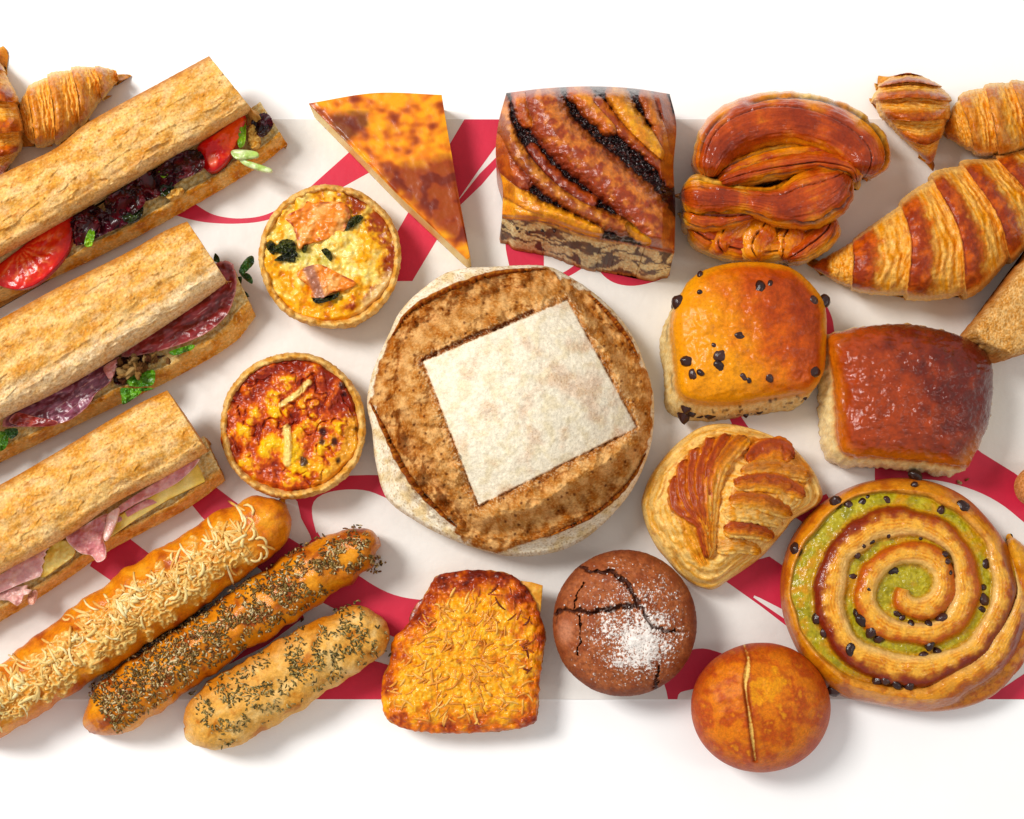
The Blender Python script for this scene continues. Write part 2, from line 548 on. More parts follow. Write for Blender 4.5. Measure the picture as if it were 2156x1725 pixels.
PRINT = [
    curve((366, 452), (400, 462), (440, 469), (500, 471), (560, 464), (620, 440)) + curve((620, 422), (560, 452), (510, 460), (470, 457), (440, 448), (408, 428)),
    [(600, 460), (652, 395), (738, 318), (800, 270), (850, 320), (778, 363), (720, 395), (700, 470)],
    [(940, 315), (978, 251), (1090, 251), (1056, 292), (1005, 362), (968, 416), (900, 480), (940, 420)],
    [(965, 436), (967, 420), (1010, 366), (1060, 316), (1060, 334), (1015, 388)],
    [(800, 560), (830, 500), (875, 420), (960, 440), (915, 513), (868, 592), (800, 592)],
    curve((1064, 500), (1066, 530), (1080, 580), (1110, 600), n=10) + [(1145, 600), (1145, 500)],
    curve((1250, 545), (1215, 572), (1180, 588), (1140, 590), n=14) + curve((1140, 578), (1175, 578), (1205, 562), (1228, 540), n=14),
    curve((1250, 535), (1262, 570), (1290, 594), (1330, 602), (1375, 594), (1410, 580)) + [(1410, 535)],
    [(330, 1100), (440, 1015), (494, 1056), (560, 1103), (640, 1152), (700, 1180), (640, 1260), (560, 1210), (520, 1175), (425, 1089), (403, 1062)],
    [(230, 1118), (274, 1135), (310, 1163), (420, 1240), (330, 1300), (230, 1220), (189, 1192)],
    curve((668, 1120), (700, 1172), (748, 1207), (800, 1240), (850, 1258), (930, 1268), n=20) + [(930, 1370), (862, 1355), (822, 1338), (760, 1310), (677, 1268), (600, 1210)],
    [(610, 1250), (640, 1300), (560, 1360), (480, 1400), (560, 1330)],
    [(640, 1500), (700, 1430), (778, 1389), (816, 1400), (860, 1420), (900, 1500)],
    curve((560, 990), (640, 1010), (745, 1001), (810, 1001), n=8) + curve((860, 1060), (822, 1052), (775, 1034), (728, 1031), (685, 1039), (661, 1056), (657, 1084), (668, 1130), n=24) + [(672, 1180), (652, 1125), (634, 1091), (626, 1056), (600, 1030)],
    curve((1715, 610), (1738, 640), (1752, 670), (1757, 700), n=10) + [(1700, 720), (1690, 640)],
    [(1520, 850), (1545, 850), (1562, 880), (1584, 912), (1600, 960), (1560, 960), (1540, 890)],
    [(1842, 960), (2040, 930), (2066, 953), (2137, 997), (2230, 1070), (2230, 1170)] + curve((2156, 1100), (2110, 1063), (2060, 1036), (2000, 1017), (1940, 1009), (1842, 1012), n=20),
    [(1660, 1075), (1740, 1040), (1770, 1090), (1720, 1120), (1672, 1088)],
    [(1500, 1205), (1620, 1172), (1690, 1220), (1760, 1270), (1760, 1345), (1700, 1310), (1600, 1259), (1588, 1254), (1586, 1258), (1600, 1268), (1700, 1336), (1770, 1390), (1700, 1352), (1600, 1275), (1535, 1229)],
    curve((1395, 1430), (1420, 1390), (1450, 1370), (1485, 1366), (1520, 1376), n=12) + [(1560, 1400), (1530, 1440), (1465, 1450)] + curve((1450, 1453), (1430, 1460), (1425, 1480), n=6) + [(1408, 1480), (1403, 1455)],
    [(2060, 1480), (2110, 1450), (2170, 1410), (2260, 1400), (2260, 1480)],
]
for ip, pl in enumerate(PRINT):
    pl = clip_y(pl, 251.5, 1472.5)
    if len(pl) < 3: continue
    g = flat(pl, -0.00012 + 0.000005 * ip, 0.00004)
    put(g, 'printed_letter_stroke', m_ink, paper, smooth=False)

# ------------------------------------------------------------------ shared bakery recipes
def lump(seed, flat_=0.8, rough=0.25, n=16):
    """small irregular lump, about 1 unit in radius"""
    nu, nv = n, n - 3
    th = np.linspace(0, 2 * math.pi, nu, endpoint=False); ph = np.linspace(0.12, math.pi - 0.12, nv)
    T, F = np.meshgrid(th, ph)
    x = np.sin(F) * np.cos(T); y = np.sin(F) * np.sin(T); z = np.cos(F)
    k = 1 + rough * fbm(x * 1.1 + seed * 3.7 + z, y * 1.1 + z * 0.9 - seed, 2, seed)
    P = np.stack([x * k, y * k, z * k * flat_], -1).reshape(-1, 3)
    ii = np.arange(nu * nv).reshape(nv, nu); nx = np.roll(ii, -1, 1)
    q = np.stack([ii[:-1].ravel(), ii[1:].ravel(), nx[1:].ravel(), nx[:-1].ravel()], -1)
    return P, q, [ii[0].tolist(), ii[-1][::-1].tolist()]

def lump_mesh(name, mat, hexs, rough, seed, flat_=0.8, irr=0.25):
    P, q, c = lump(seed, flat_, irr)
    col = np.ones((len(P), 4)); col[:, :3] = L(hexs); col[:, 3] = rough
    me = build_mesh(name, P, q, c, col); me.materials.append(mat)
    return me

def bits(name, mat, items, parent, h, segs=5, sides=5, kind='stuff', jitter=0.0):
    """many little bent rods joined into one part: items = (x,y,dir,len,rad,curl,hex,lift)"""
    PP, QQ, CC = [], [], []; base = 0
    caps = []
    for (x, y, a, ln, rad, curl, hexs, lift) in items:
        s = np.linspace(-0.5, 0.5, segs)
        ang = a + curl * s
        cx = x + np.cumsum(np.cos(ang)) * ln / segs; cy = y + np.cumsum(np.sin(ang)) * ln / segs
        cx -= cx.mean() - x; cy -= cy.mean() - y
        cz = h(cx, cy) + rad * S * lift
        C = W(cx, cy, cz)
        tg = np.gradient(C, axis=0); tg /= np.maximum(np.linalg.norm(tg, axis=1), 1e-9)[:, None]
        up = np.array([0, 0, 1.0]); sd = np.cross(tg, up); sd /= np.maximum(np.linalg.norm(sd, axis=1), 1e-9)[:, None]
        un = np.cross(sd, tg)
        t = np.linspace(0, 2 * math.pi, sides, endpoint=False)
        rr = rad * S * np.array([0.65] + [1.0] * (segs - 2) + [0.65])
        ring = C[:, None] + rr[:, None, None] * (sd[:, None] * np.cos(t)[None, :, None] + un[:, None] * np.sin(t)[None, :, None])
        PP.append(ring.reshape(-1, 3))
        ii = np.arange(segs * sides).reshape(segs, sides) + base; nx = np.roll(ii, -1, 1)
        QQ.append(np.stack([ii[:-1].ravel(), nx[:-1].ravel(), nx[1:].ravel(), ii[1:].ravel()], -1))
        caps += [ii[0][::-1].tolist(), ii[-1].tolist()]
        c = np.ones((segs * sides, 4)); c[:, :3] = L(hexs) if isinstance(hexs, str) else hexs; c[:, 3] = 0.55
        CC.append(c); base += segs * sides
    g = G(np.vstack(PP), np.vstack(QQ), None, None, None, caps); g.col = np.vstack(CC)
    return put(g, name, mat, parent, kind=kind)

def along(x, y, ang):
    c, s = math.cos(ang), math.sin(ang)
    return x * c + y * s, -x * s + y * c

BA = math.atan2(-0.5, 0.86)       # direction the baguettes point

def crust_colour(x, y, ang, seed, flourish=0.0):
    a, b = along(x, y, ang)
    n1 = fbm(a / 75, b / 30, 4, seed)
    n2 = fbm(a / 20, b / 14, 3, seed + 5)
    n3 = fbm(a / 5.5, b / 4.2, 2, seed + 9)
    st = ridged(a / 70 + 0.4 * n2, b / 26 + 0.25 * n2, 2, seed + 3)
    c = mix('e2ae62', 'edc88c', sm(-0.5, 0.6, n1 + 0.5 * n2))
    c = mix(c, 'c98a3f', 0.75 * sm(0.05, 0.75, n2 * 0.7 - n1 * 0.6 + 0.15))
    c = mix(c, 'b06a28', 0.75 * sm(0.80, 0.97, st) * sm(-0.5, 0.2, n1))
    c = mix(c, 'f4e0bc', 0.30 * sm(-0.1, 0.5, fbm(a / 45, b / 22, 3, seed + 14)))
    c = mix(c, 'f2e0c0', flourish)
    c = mix(c, 'b97a3a', 0.5 * sm(0.18, 0.6, n3))
    c = mix(c, 'f3dcae', 0.45 * sm(0.2, 0.7, -n3))
    return c

def bread_top(parent, upper, lower, seed, band=0.72, flour=0.6, z0=0.036, h=0.026):
    ribs = [[u, l] for u, l in zip(upper, lower)]
    def zf(U, V, X, Y):
        a, b = along(X, Y, BA)
        k = np.where(V < band, np.clip(1 - np.abs((V - band * 0.62) / (band * 0.64)) ** 3.0, 0, 1) ** 0.55, 0)
        kb = np.interp(band, [0, 1], [0, 1])
        pk = np.clip(1 - np.abs((band - band * 0.62) / (band * 0.64)) ** 3.0, 0, 1) ** 0.55
        k2 = pk * np.clip(1 - ((V - band) / (1 - band)) ** 2.2, 0, 1) ** 0.6
        k = np.where(V < band, k, k2)
        rd = ridged(a / 80 + 0.3 * fbm(a / 40, b / 30, 2, seed), b / 34, 2, seed + 3)
        e = np.clip(np.minimum(V, 1 - V) * 12, 0, 1)
        return z0 + h * k + e * (0.0022 * fbm(a / 70, b / 40, 2, seed) + 0.0005 * fbm(a / 30, b / 20, 2, seed + 1) + 0.0012 * sm(0.80, 0.99, rd))
    g = loft(ribs, 330, 120, zf, zbase=z0 - 0.008, ns=5, off=lambda s: -0.004 * s * s)
    x, y = g.px(); a, b = along(x, y, BA)
    g.displace(0.00018 * fbm(a / 9, b / 9, 2, seed + 7))
    fl = flour * sm(band - 0.10, band + 0.05, g.V + 0.05 * fbm(a / 25, b / 12, 3, seed + 2)) * (0.65 + 0.5 * fbm(a / 18, b / 8, 3, seed + 8))
    c = crust_colour(x, y, BA, seed, fl)
    c = mix(c, 'b06c28', 0.7 * sm(0.10, 0.0, g.V + 0.04 * fbm(a / 20, b / 10, 3, seed)))
    cut = (g.D > 0) & (g.U >= g.U.max() - 1e-6)
    cc = mix('d9ac70', 'b98345', sm(-0.3, 0.5, fbm(x / 9, y / 9, 3, seed)))
    c = np.where(cut[:, None], cc, c)
    g.paint(c, 0.62)
    return put(g, 'bread_top', M['crust'], parent)

def bread_bottom(parent, inner, lower, seed, tint='d89a45'):
    ribs = [[u, ((u[0] + l[0]) / 2, (u[1] + l[1]) / 2), l] for u, l in zip(inner, lower)]
    def zf(U, V, X, Y):
        a, b = along(X, Y, BA)
        lip = 0.72 + 0.05 * fbm(a / 60, b * 0, 2, seed)
        z = 0.024 + 0.0012 * fbm(a / 22, b / 14, 3, seed) - 0.0022 * sm(0.3, 0.66, V) * (1 - sm(lip - 0.05, lip, V))
        return z - 0.014 * sm(lip - 0.02, 1.0, V) ** 1.5
    g = loft(ribs, 280, 60, zf, zbase=0.0, ns=6, off=lambda s: -0.003 * s * s, cosv=False)
    x, y = g.px(); a, b = along(x, y, BA)
    g.displace(0.0003 * fbm(a / 8, b / 8, 2, seed + 7))
    n = fbm(a / 40, b / 20, 4, seed + 4)
    crumb = mix('f0d9a8', 'dcb270', sm(-0.3, 0.5, fbm(a / 9, b / 7, 3, seed + 6)))
    crust = mix(tint, 'e6bd7e', sm(-0.3, 0.5, n))
    crust = mix(crust, 'b26c24', 0.7 * sm(0.15, 0.6, -n + 0.3 * fbm(a / 10, b / 8, 2, seed + 1)))
    crust = mix(crust, 'f2dcae', 0.5 * sm(0.25, 0.6, fbm(a / 6, b / 5, 2, seed + 12)))
    lip = 0.72 + 0.05 * fbm(a / 60, b * 0, 2, seed)
    c = np.where(((g.V < lip) & (g.D == 0))[:, None], crumb, crust)
    cut = (g.D > 0) & (g.U >= g.U.max() - 1e-6)
    c = np.where(cut[:, None], mix('dcae6c', 'b27a3c', sm(-0.3, 0.5, fbm(x / 8, y / 8, 3, seed))), c)
    g.paint(c, 0.6)
    return put(g, 'bread_bottom', M['crust'], parent)

def slab(parent, name, poly, z, thick, mat, colfn, rough=0.4, wave=0.0015, ws=40, seed=0, nr=26, nt=150, tilt=None, smooth=True, edge_n=0.0, centre=None):
    """a soft slice of filling: outline polygon lying at height z, gently folded"""
    p = np.array(poly, float)
    if smooth: out = p
    else: out = p
    if edge_n:
        bb = catmull(p, nt, True) if smooth else resample_poly(p, nt)
        c0 = bb.mean(0); k = 1 + edge_n * fbm(np.arange(nt) * 0.35, np.zeros(nt), 3, seed)
        k[-1] = k[0]
        out = c0 + (bb - c0) * k[:, None]
    def zf(U, V, X, Y):
        t = tilt(X, Y) if tilt else 0.0
        return z + t + wave * fbm(X / ws, Y / ws, 3, seed) + thick * 0.3 * (1 - U ** 4)
    g = disc(out, nr, nt, zf, zbase=z - thick, ns=3, off=lambda s: -0.0004 * s, closedsmooth=smooth, centre=centre)
    # the underside follows the top
    d = g.D > 0
    base = g.P[:, 2].copy()
    nn = nt
    rim = g.P[(nr - 1) * nt: nr * nt, 2]
    for k in range(1, 4):
        sl = slice(nr * nt + (k - 1) * nt, nr * nt + k * nt)
        g.P[sl, 2] = rim - thick * k / 3
    x, y = g.px()
    g.paint(colfn(x, y, g), rough)
    return put(g, name, M[mat], parent)

def conv(f, ox, oy):
    """plan points measured on an enlargement"""
    return lambda *pts: [(ox + a * f, oy + b * f) for a, b in pts]

# ------------------------------------------------------------------ 1. tomato and red-leaf baguette
Z1 = conv(0.2847, 0, 254.5)
s1 = thing('baguette_sandwich', 'long baguette sandwich filled with tomato slices and dark purple salad leaves', 'sandwich', (250, 430), 'baguette sandwiches')
bread_bottom(s1, [(-150, 640), (0, 552), (150, 464), (300, 376), (420, 300), (548, 215)],
             [(-150, 712), (0, 634), (200, 541), (367, 453), (530, 357), (604, 302)], 11, 'dd9a3c')
bread_top(s1, [(-150, 458), (0, 369), (114, 314), (184, 259), (330, 178), (440, 118)],
          [(-150, 622), (0, 540), (148, 456), (290, 373), (413, 303), (532, 232)], 12, band=0.80, flour=0.25)

def tomato_col(cx, cy, seed):
    def f(x, y, g):
        r = g.U; th = np.arctan2(y - cy, x - cx)
        n = fbm(x / 12, y / 12, 3, seed)
        ray = np.sin(th * 16 + 3 * n)
        c = mix('d8432c', 'ee7c4e', 0.8 * sm(0.1, 0.9, ray * 0.5 + 0.5) * sm(0.95, 0.4, r))
        c = mix(c, 'f2a078', 0.6 * sm(0.75, 1.0, ray) * sm(0.9, 0.5, r))
        c = mix(c, 'c42a18', sm(0.84, 0.96, r))
        return mix(c, 'd83024', 0.4 * sm(0.0, 0.5, n))
    return f
slab(s1, 'tomato_slice', [(-22, 575), (40, 525), (100, 478), (149, 446), (153, 480), (143, 527), (110, 570), (72, 600), (30, 609), (-12, 596)], 0.030, 0.006, 'veg',
     tomato_col(40, 520, 3), 0.25, 0.0012, 30, 5, centre=(62, 540))
def tom2(x, y, g):
    n = fbm(x / 14, y / 14, 3, 8)
    c = mix('d8301c', 'ee6a30', sm(-0.2, 0.6, (x - 460) / 60 - (y - 310) / 80 + n * 0.6))
    c = mix(c, 'f29078', 0.8 * sm(14, 6, np.hypot(x - 448, (y - 338) * 0.8)))
    return mix(c, 'b81c12', sm(0.86, 0.98, g.U))
slab(s1, 'tomato_slice', [(417, 308), (455, 280), (514, 242), (508, 285), (489, 322), (466, 350), (442, 362), (424, 345)], 0.031, 0.008, 'veg', tom2, 0.22, 0.0015, 30, 6,
     tilt=lambda X, Y: 0.004 * sm(330, 280, Y))
def leafcol(a, b, c, seed):
    def f(x, y, g):
        n = fbm(x / 24, y / 24, 3, seed); v = ridged(x / 34, y / 26, 2, seed + 2)
        k = mix(a, b, sm(-0.35, 0.45, n))
        return mix(k, c, 0.7 * sm(0.86, 0.98, v))
    return f
purple = leafcol('34101a', '6a1c28', '98485a', 4)
purple2 = leafcol('2c0e1a', '541a2a', '86404f', 9)
dkgreen = leafcol('1c2410', '34401c', '5a6a2c', 5)
for k, (pl, cf, z, wv) in enumerate([
    ([(150, 458), (190, 430), (228, 448), (262, 440), (268, 470), (236, 486), (206, 500), (180, 512), (158, 516), (152, 488)], purple2, 0.030, 0.005),
    ([(160, 462), (185, 449), (210, 470), (205, 498), (176, 514), (158, 508)], purple, 0.033, 0.005),
    ([(222, 420), (262, 392), (300, 398), (306, 425), (280, 452), (246, 462), (226, 448)], purple, 0.032, 0.006),
    ([(262, 400), (300, 362), (338, 360), (352, 392), (325, 418), (285, 424)], purple, 0.031, 0.006),
    ([(320, 372), (348, 340), (388, 318), (420, 318), (428, 342), (392, 372), (352, 398), (330, 396)], purple2, 0.033, 0.006),
    ([(360, 352), (396, 322), (424, 322), (430, 350), (412, 366), (380, 376)], purple, 0.035, 0.004),
    ([(258, 452), (292, 424), (302, 442), (290, 466), (266, 470)], dkgreen, 0.030, 0.005),
    ([(326, 402), (356, 382), (366, 396), (345, 414)], dkgreen, 0.030, 0.004),
    ([(530, 250), (560, 238), (575, 262), (556, 288), (538, 280)], purple2, 0.030, 0.005)]):
    slab(s1, 'red_lettuce_leaf', pl, z + 0.001, 0.0012, 'veg', cf, 0.25, wv * 1.3, 34, 20 + k, nr=30, nt=150, edge_n=0.07)
green = leafcol('6f9a28', '9cc04a', 'c8dc88', 3)
for k, pl in enumerate([
    [(178, 508), (188, 484), (200, 490), (193, 518), (180, 519)], [(334, 362), (346, 356), (354, 366), (343, 375)],
    [(500, 300), (505, 268), (513, 245), (518, 268), (516, 300), (506, 312)]]):
    slab(s1, 'green_leaf', pl, 0.036, 0.0012, 'veg', green, 0.35, 0.003, 14, 40 + k, nr=10, nt=60)
for k, (pl, z) in enumerate([([(486, 322), (496, 315), (538, 319), (541, 330), (500, 335)], 0.033), ([(505, 335), (520, 338), (568, 354), (570, 362), (548, 360), (512, 346)], 0.030)]):
    slab(s1, 'lettuce_stem', pl, z, 0.004, 'veg', leafcol('b9d080', 'e2ecc0', 'f0f4dc', 6 + k), 0.3, 0.001, 20, 50 + k, nr=12, nt=80)
def chick(x, y, g):
    return mix('e6c07c', 'c28a3e', sm(-0.2, 0.5, fbm(x / 9, y / 9, 3, 4)))
for k, pl in enumerate([[(520, 275), (532, 262), (546, 282), (545, 304), (530, 312), (522, 296)], [(348, 412), (362, 400), (384, 396), (380, 408), (360, 420)]]):
    slab(s1, 'chicken_piece', pl, 0.030, 0.006, 'crumb', chick, 0.5, 0.003, 12, 60 + k, nr=14, nt=70)

# ------------------------------------------------------------------ 2. cured ham baguette
Z2 = conv(0.3124, 0, 449.2)
s2 = thing('baguette_sandwich', 'baguette sandwich with dark red cured ham, walnuts and rocket leaves', 'sandwich', (230, 740), 'baguette sandwiches')
bread_bottom(s2, [(-150, 962), (0, 876), (125, 800), (250, 728), (370, 645), (486, 556)],
             [(-150, 1048), (0, 973), (219, 866), (359, 799), (487, 724), (538, 664)], 21, 'dba052')
bread_top(s2, [(-150, 754), (0, 672), (132, 600), (265, 533), (340, 490), (394, 466)],
          [(-150, 970), (0, 884), (125, 822), (250, 748), (400, 650), (478, 593)], 22, band=0.74, flour=0.95)
def ham_col(a, b, c, seed):
    def f(x, y, g):
        u, v = along(x, y, BA)
        n = fbm(u / 50, v / 16, 4, seed); m = ridged(u / 60 + 0.3 * n, v / 20, 2, seed + 3)
        k = mix(a, b, sm(-0.4, 0.5, n))
        k = mix(k, 'e8c4ba', 0.8 * sm(0.86, 0.97, m) * sm(-0.1, 0.4, n + 0.2))
        k = mix(k, c, 0.5 * sm(0.1, 0.6, fbm(u / 16, v / 7, 3, seed + 7)))
        return mix(k, 'd89a90', 0.7 * sm(0.93, 0.99, g.U))
    return f
slab(s2, 'cured_ham_slice', Z2((1450, 345), (1520, 322), (1568, 345), (1592, 430), (1585, 540), (1530, 680), (1400, 800), (1200, 890), (1000, 945), (820, 968), (900, 860), (1150, 690), (1380, 560), (1500, 450)), 0.031, 0.0022, 'meat',
     ham_col('74181c', 'a43a3c', 'c47472', 2), 0.28, 0.003, 45, 7, nr=44, nt=220, edge_n=0.02, centre=(435, 655))
slab(s2, 'cured_ham_slice', Z2((790, 972), (782, 1050), (740, 1140), (650, 1210), (590, 1300), (500, 1375), (420, 1412), (280, 1436), (130, 1440), (20, 1436), (60, 1360), (300, 1240), (560, 1080)), 0.031, 0.0022, 'meat',
     ham_col('6a2a3e', '985c70', 'cca0ac', 12), 0.26, 0.003, 45, 8, nr=44, nt=220, edge_n=0.02, centre=(150, 850))
slab(s2, 'cured_ham_slice', Z2((120, 1345), (250, 1375), (380, 1400), (370, 1430), (250, 1440), (120, 1430), (60, 1400)), 0.034, 0.002, 'meat',
     ham_col('7a1a1c', 'b04844', 'd88878', 22), 0.28, 0.003, 25, 9, nr=18, nt=110)
slab(s2, 'cured_ham_slice', Z2((700, 1035), (790, 985), (780, 1060), (745, 1120), (715, 1090)), 0.034, 0.002, 'meat',
     ham_col('c07878', 'dca8a4', 'ecccc4', 32), 0.3, 0.003, 25, 10, nr=14, nt=80)
rocket = leafcol('4a7a1e', '6ea034', '9cc468', 7)
rocket_d = leafcol('1e3a16', '345a22', '527a38', 8)
for k, (pl, cf, z) in enumerate([
    (Z2((850, 1110), (960, 1070), (1040, 1060), (1035, 1150), (960, 1170), (870, 1160)), rocket, 0.030),
    (Z2((815, 1180), (900, 1180), (960, 1185), (950, 1210), (900, 1250), (830, 1290), (818, 1240)), rocket, 0.028),
    (Z2((930, 1180), (1000, 1175), (1040, 1183), (1000, 1195), (950, 1200)), rocket, 0.028),
    (Z2((1140, 935), (1220, 905), (1305, 885), (1300, 915), (1240, 940), (1170, 958)), rocket, 0.030),
    (Z2((1440, 320), (1450, 270), (1478, 300), (1478, 330)), rocket_d, 0.034),
    (Z2((0, 1470), (50, 1480), (55, 1540), (30, 1590), (-20, 1600), (-30, 1500)), rocket, 0.030),
    (Z2((30, 1460), (110, 1450), (120, 1490), (70, 1520)), rocket_d, 0.033),
    (Z2((1610, 400), (1625, 350), (1670, 295), (1705, 290), (1712, 335), (1680, 375), (1640, 410)), rocket_d, 0.026),
    (Z2((1620, 410), (1670, 405), (1700, 440), (1700, 475), (1660, 455)), rocket_d, 0.022),
    (Z2((1595, 440), (1630, 430), (1620, 500), (1600, 510)), rocket_d, 0.020),
    (Z2((1600, 515), (1650, 525), (1680, 560), (1640, 570), (1600, 545)), rocket_d, 0.018)]):
    slab(s2, 'rocket_leaf', pl, z, 0.001, 'veg', cf, 0.38, 0.0035, 15, 70 + k, nr=14, nt=90, edge_n=0.06)
wal = [lump_mesh('walnut_piece', M['crumb'], c, 0.55, i + 3, 0.7, 0.75) for i, c in enumerate(['b88848', '8a5a2c', 'd0a868', '6a3a1c'])]
for k in range(34):
    zx, zy = 880 + rng.normal() * 65, 1050 + rng.normal() * 40
    if k > 28: zx, zy = 1060 + rng.normal() * 40, 975 + rng.normal() * 14
    (p,) = Z2((zx, zy)); r = rng.uniform(5, 10) * S
    place(wal[k % 4], 'walnut_piece', s2, W(p[0], p[1], 0.032 + rng.uniform(-0.002, 0.004)), rng.uniform(0, 3, 3), (r * 1.4, r * 0.8, r))
slab(s2, 'fig_relish', Z2((790, 985), (900, 950), (1060, 960), (1110, 960), (1000, 1010), (960, 1090), (880, 1140), (770, 1145)), 0.026, 0.005, 'choc',
     lambda x, y, g: mix('3a1008', '5e2410', sm(-0.3, 0.5, fbm(x / 8, y / 8, 3, 5))), 0.3, 0.004, 12, 77)

# ------------------------------------------------------------------ 3. ham and cheese baguette
Z3 = conv(0.2952, 0, 808.5)
s3 = thing('baguette_sandwich', 'baguette sandwich with pink cooked ham and pale yellow cheese slices', 'sandwich', (210, 1060), 'baguette sandwiches')
bread_bottom(s3, [(-150, 1290), (0, 1200), (110, 1140), (225, 1070), (340, 1000), (428, 918)],
             [(-150, 1388), (0, 1309), (110, 1240), (227, 1161), (390, 1073), (474, 1012)], 31, 'd9a55a')
bread_top(s3, [(-150, 1100), (0, 1021), (118, 953), (236, 882), (300, 846), (352, 822)],
          [(-150, 1290), (0, 1208), (133, 1135), (245, 1058), (350, 1003), (436, 952)], 32, band=0.84, flour=0.2)
hamp = lambda a, b, seed: (lambda x, y, g: mix(mix(a, b, sm(-0.4, 0.5, fbm(x / 22, y / 22, 3, seed) + 0.3 * fbm(x / 6, y / 6, 2, seed + 1))), 'f0d4cc', 0.8 * sm(0.93, 0.99, g.U)))
chee = lambda x, y, g: mix(mix('eacb70', 'f2dc94', sm(-0.5, 0.5, fbm(x / 40, y / 40, 2, 3))), 'd8b050', 0.6 * sm(0.95, 1.0, g.U))
slab(s3, 'cheese_slice', Z3((1400, 560), (1425, 600), (1465, 695), (1330, 760), (1200, 825), (980, 960), (800, 1085), (760, 1110), (820, 960), (1100, 780)), 0.029, 0.0025, 'cheese', chee, 0.35, 0.0012, 50, 4, nr=22, nt=160, smooth=False, centre=Z3((1150, 800))[0])
slab(s3, 'cheese_slice', Z3((1300, 700), (1462, 700), (1380, 740), (1250, 800), (1100, 880), (1150, 810)), 0.026, 0.002, 'cheese', chee, 0.35, 0.001, 50, 5, nr=14, nt=110, smooth=False)
slab(s3, 'ham_slice', Z3((1410, 535), (1400, 575), (1330, 650), (1240, 720), (1080, 800), (960, 860), (845, 925), (840, 880), (1000, 770), (1220, 640)), 0.033, 0.003, 'meat', hamp('d99a9e', 'e8b8b4', 5), 0.33, 0.003, 35, 6, nr=26, nt=170, centre=Z3((1130, 740))[0])
slab(s3, 'ham_slice', Z3((1060, 820), (1150, 830), (1000, 900), (850, 985), (835, 960), (930, 890)), 0.030, 0.002, 'meat', hamp('d08c90', 'e4b0aa', 15), 0.33, 0.002, 35, 7, nr=14, nt=110)
slab(s3, 'ham_slice', Z3((470, 1092), (600, 1010), (760, 925), (750, 1010), (735, 1100), (755, 1180), (748, 1245), (695, 1272), (650, 1225), (560, 1200)), 0.034, 0.003, 'meat', hamp('d08a8e', 'e2aca8', 25), 0.33, 0.004, 30, 8, nr=30, nt=180, centre=Z3((660, 1110))[0])
slab(s3, 'ham_slice', Z3((770, 930), (845, 885), (835, 960), (800, 1050), (760, 1120), (738, 1095), (755, 1000)), 0.038, 0.004, 'meat', hamp('e6bab4', 'f2d4ca', 35), 0.33, 0.002, 30, 9, nr=20, nt=110)
slab(s3, 'cheese_slice', Z3((340, 1190), (400, 1130), (480, 1120), (530, 1165), (525, 1225), (430, 1300), (300, 1382), (310, 1280)), 0.031, 0.003, 'cheese', chee, 0.35, 0.003, 30, 10, nr=22, nt=130)
slab(s3, 'ham_slice', Z3((-60, 1400), (100, 1300), (260, 1215), (345, 1170), (318, 1200), (330, 1215), (305, 1240), (318, 1265), (295, 1300), (305, 1330), (285, 1375), (150, 1425), (0, 1490), (-80, 1520)), 0.034, 0.003, 'meat', hamp('d8a4a4', 'e6bcb6', 45), 0.33, 0.002, 35, 11, nr=30, nt=200, smooth=False, centre=Z3((140, 1350))[0])
slab(s3, 'ham_slice', Z3((-40, 1500), (100, 1450), (195, 1435), (185, 1460), (225, 1470), (200, 1500), (165, 1510), (150, 1560), (120, 1585), (60, 1545), (-40, 1540)), 0.030, 0.003, 'meat', hamp('e0aeaa', 'ecc8bf', 55), 0.33, 0.003, 25, 12, nr=24, nt=160, smooth=False)
slab(s3, 'ham_slice', Z3((200, 1510), (250, 1470), (262, 1500), (240, 1570), (205, 1570)), 0.024, 0.003, 'meat', hamp('d8a090', 'e6b8a4', 65), 0.33, 0.003, 20, 13, nr=14, nt=80)

# ------------------------------------------------------------------ breadsticks
def stick_col(g, base, dark, light, seed):
    x, y = g.px(); a, b = along(x, y, math.atan2(-0.57, 0.82))
    n = fbm(a / 60, b / 40, 4, seed); n2 = fbm(a / 14, b / 14, 3, seed + 3)
    c = mix(base, light, sm(-0.1, 0.7, n + 0.3 * n2))
    c = mix(c, dark, 0.85 * sm(0.05, 0.7, -n + 0.35 * n2))
    return x, y, a, b, c

t1 = thing('breadstick', 'thick breadstick covered with melted shredded cheese', 'breadstick', (300, 1275), 'breadsticks in the lower left')
g = strand([(598, 1062, 46), (560, 1097, 64), (457, 1165, 74), (360, 1230, 78), (262, 1295, 78), (160, 1368, 74), (60, 1438, 68), (-40, 1508, 60), (-90, 1545, 50)], 330, 110, 0.046, tip0=70, tip1=80, power=2.2)
x, y, a, b, c = stick_col(g, 'd58a34', 'a8551a', 'e6a850', 41)
g.displace(0.0024 * fbm(a / 55, b / 55, 2, 42) + 0.0003 * fbm(a / 12, b / 12, 2, 43))
cheese_on = sm(-0.25, 0.25, fbm(a / 38, b / 30, 3, 44) + 0.45 - 1.5 * np.abs(g.V - 0.45) ** 2 * 4 + 0.1) * sm(0.10, 0.2, g.U)
c = mix(c, 'ecc070', 0.75 * cheese_on * (g.D == 0)); c = mix(c, 'f5dc9c', 0.5 * cheese_on * (g.D == 0) * sm(0.1, 0.6, fbm(a / 9, b / 9, 3, 45)))
web = np.maximum(sm(0.72, 0.95, ridged(a / 17 + 0.5 * fbm(a / 30, b / 30, 2, 48), b / 26, 1, 46)), sm(0.74, 0.95, ridged((a + b) / 24, (b - a) / 17, 1, 49)))
g.displace(cheese_on * (g.D == 0) * (0.0006 + 0.0019 * web))
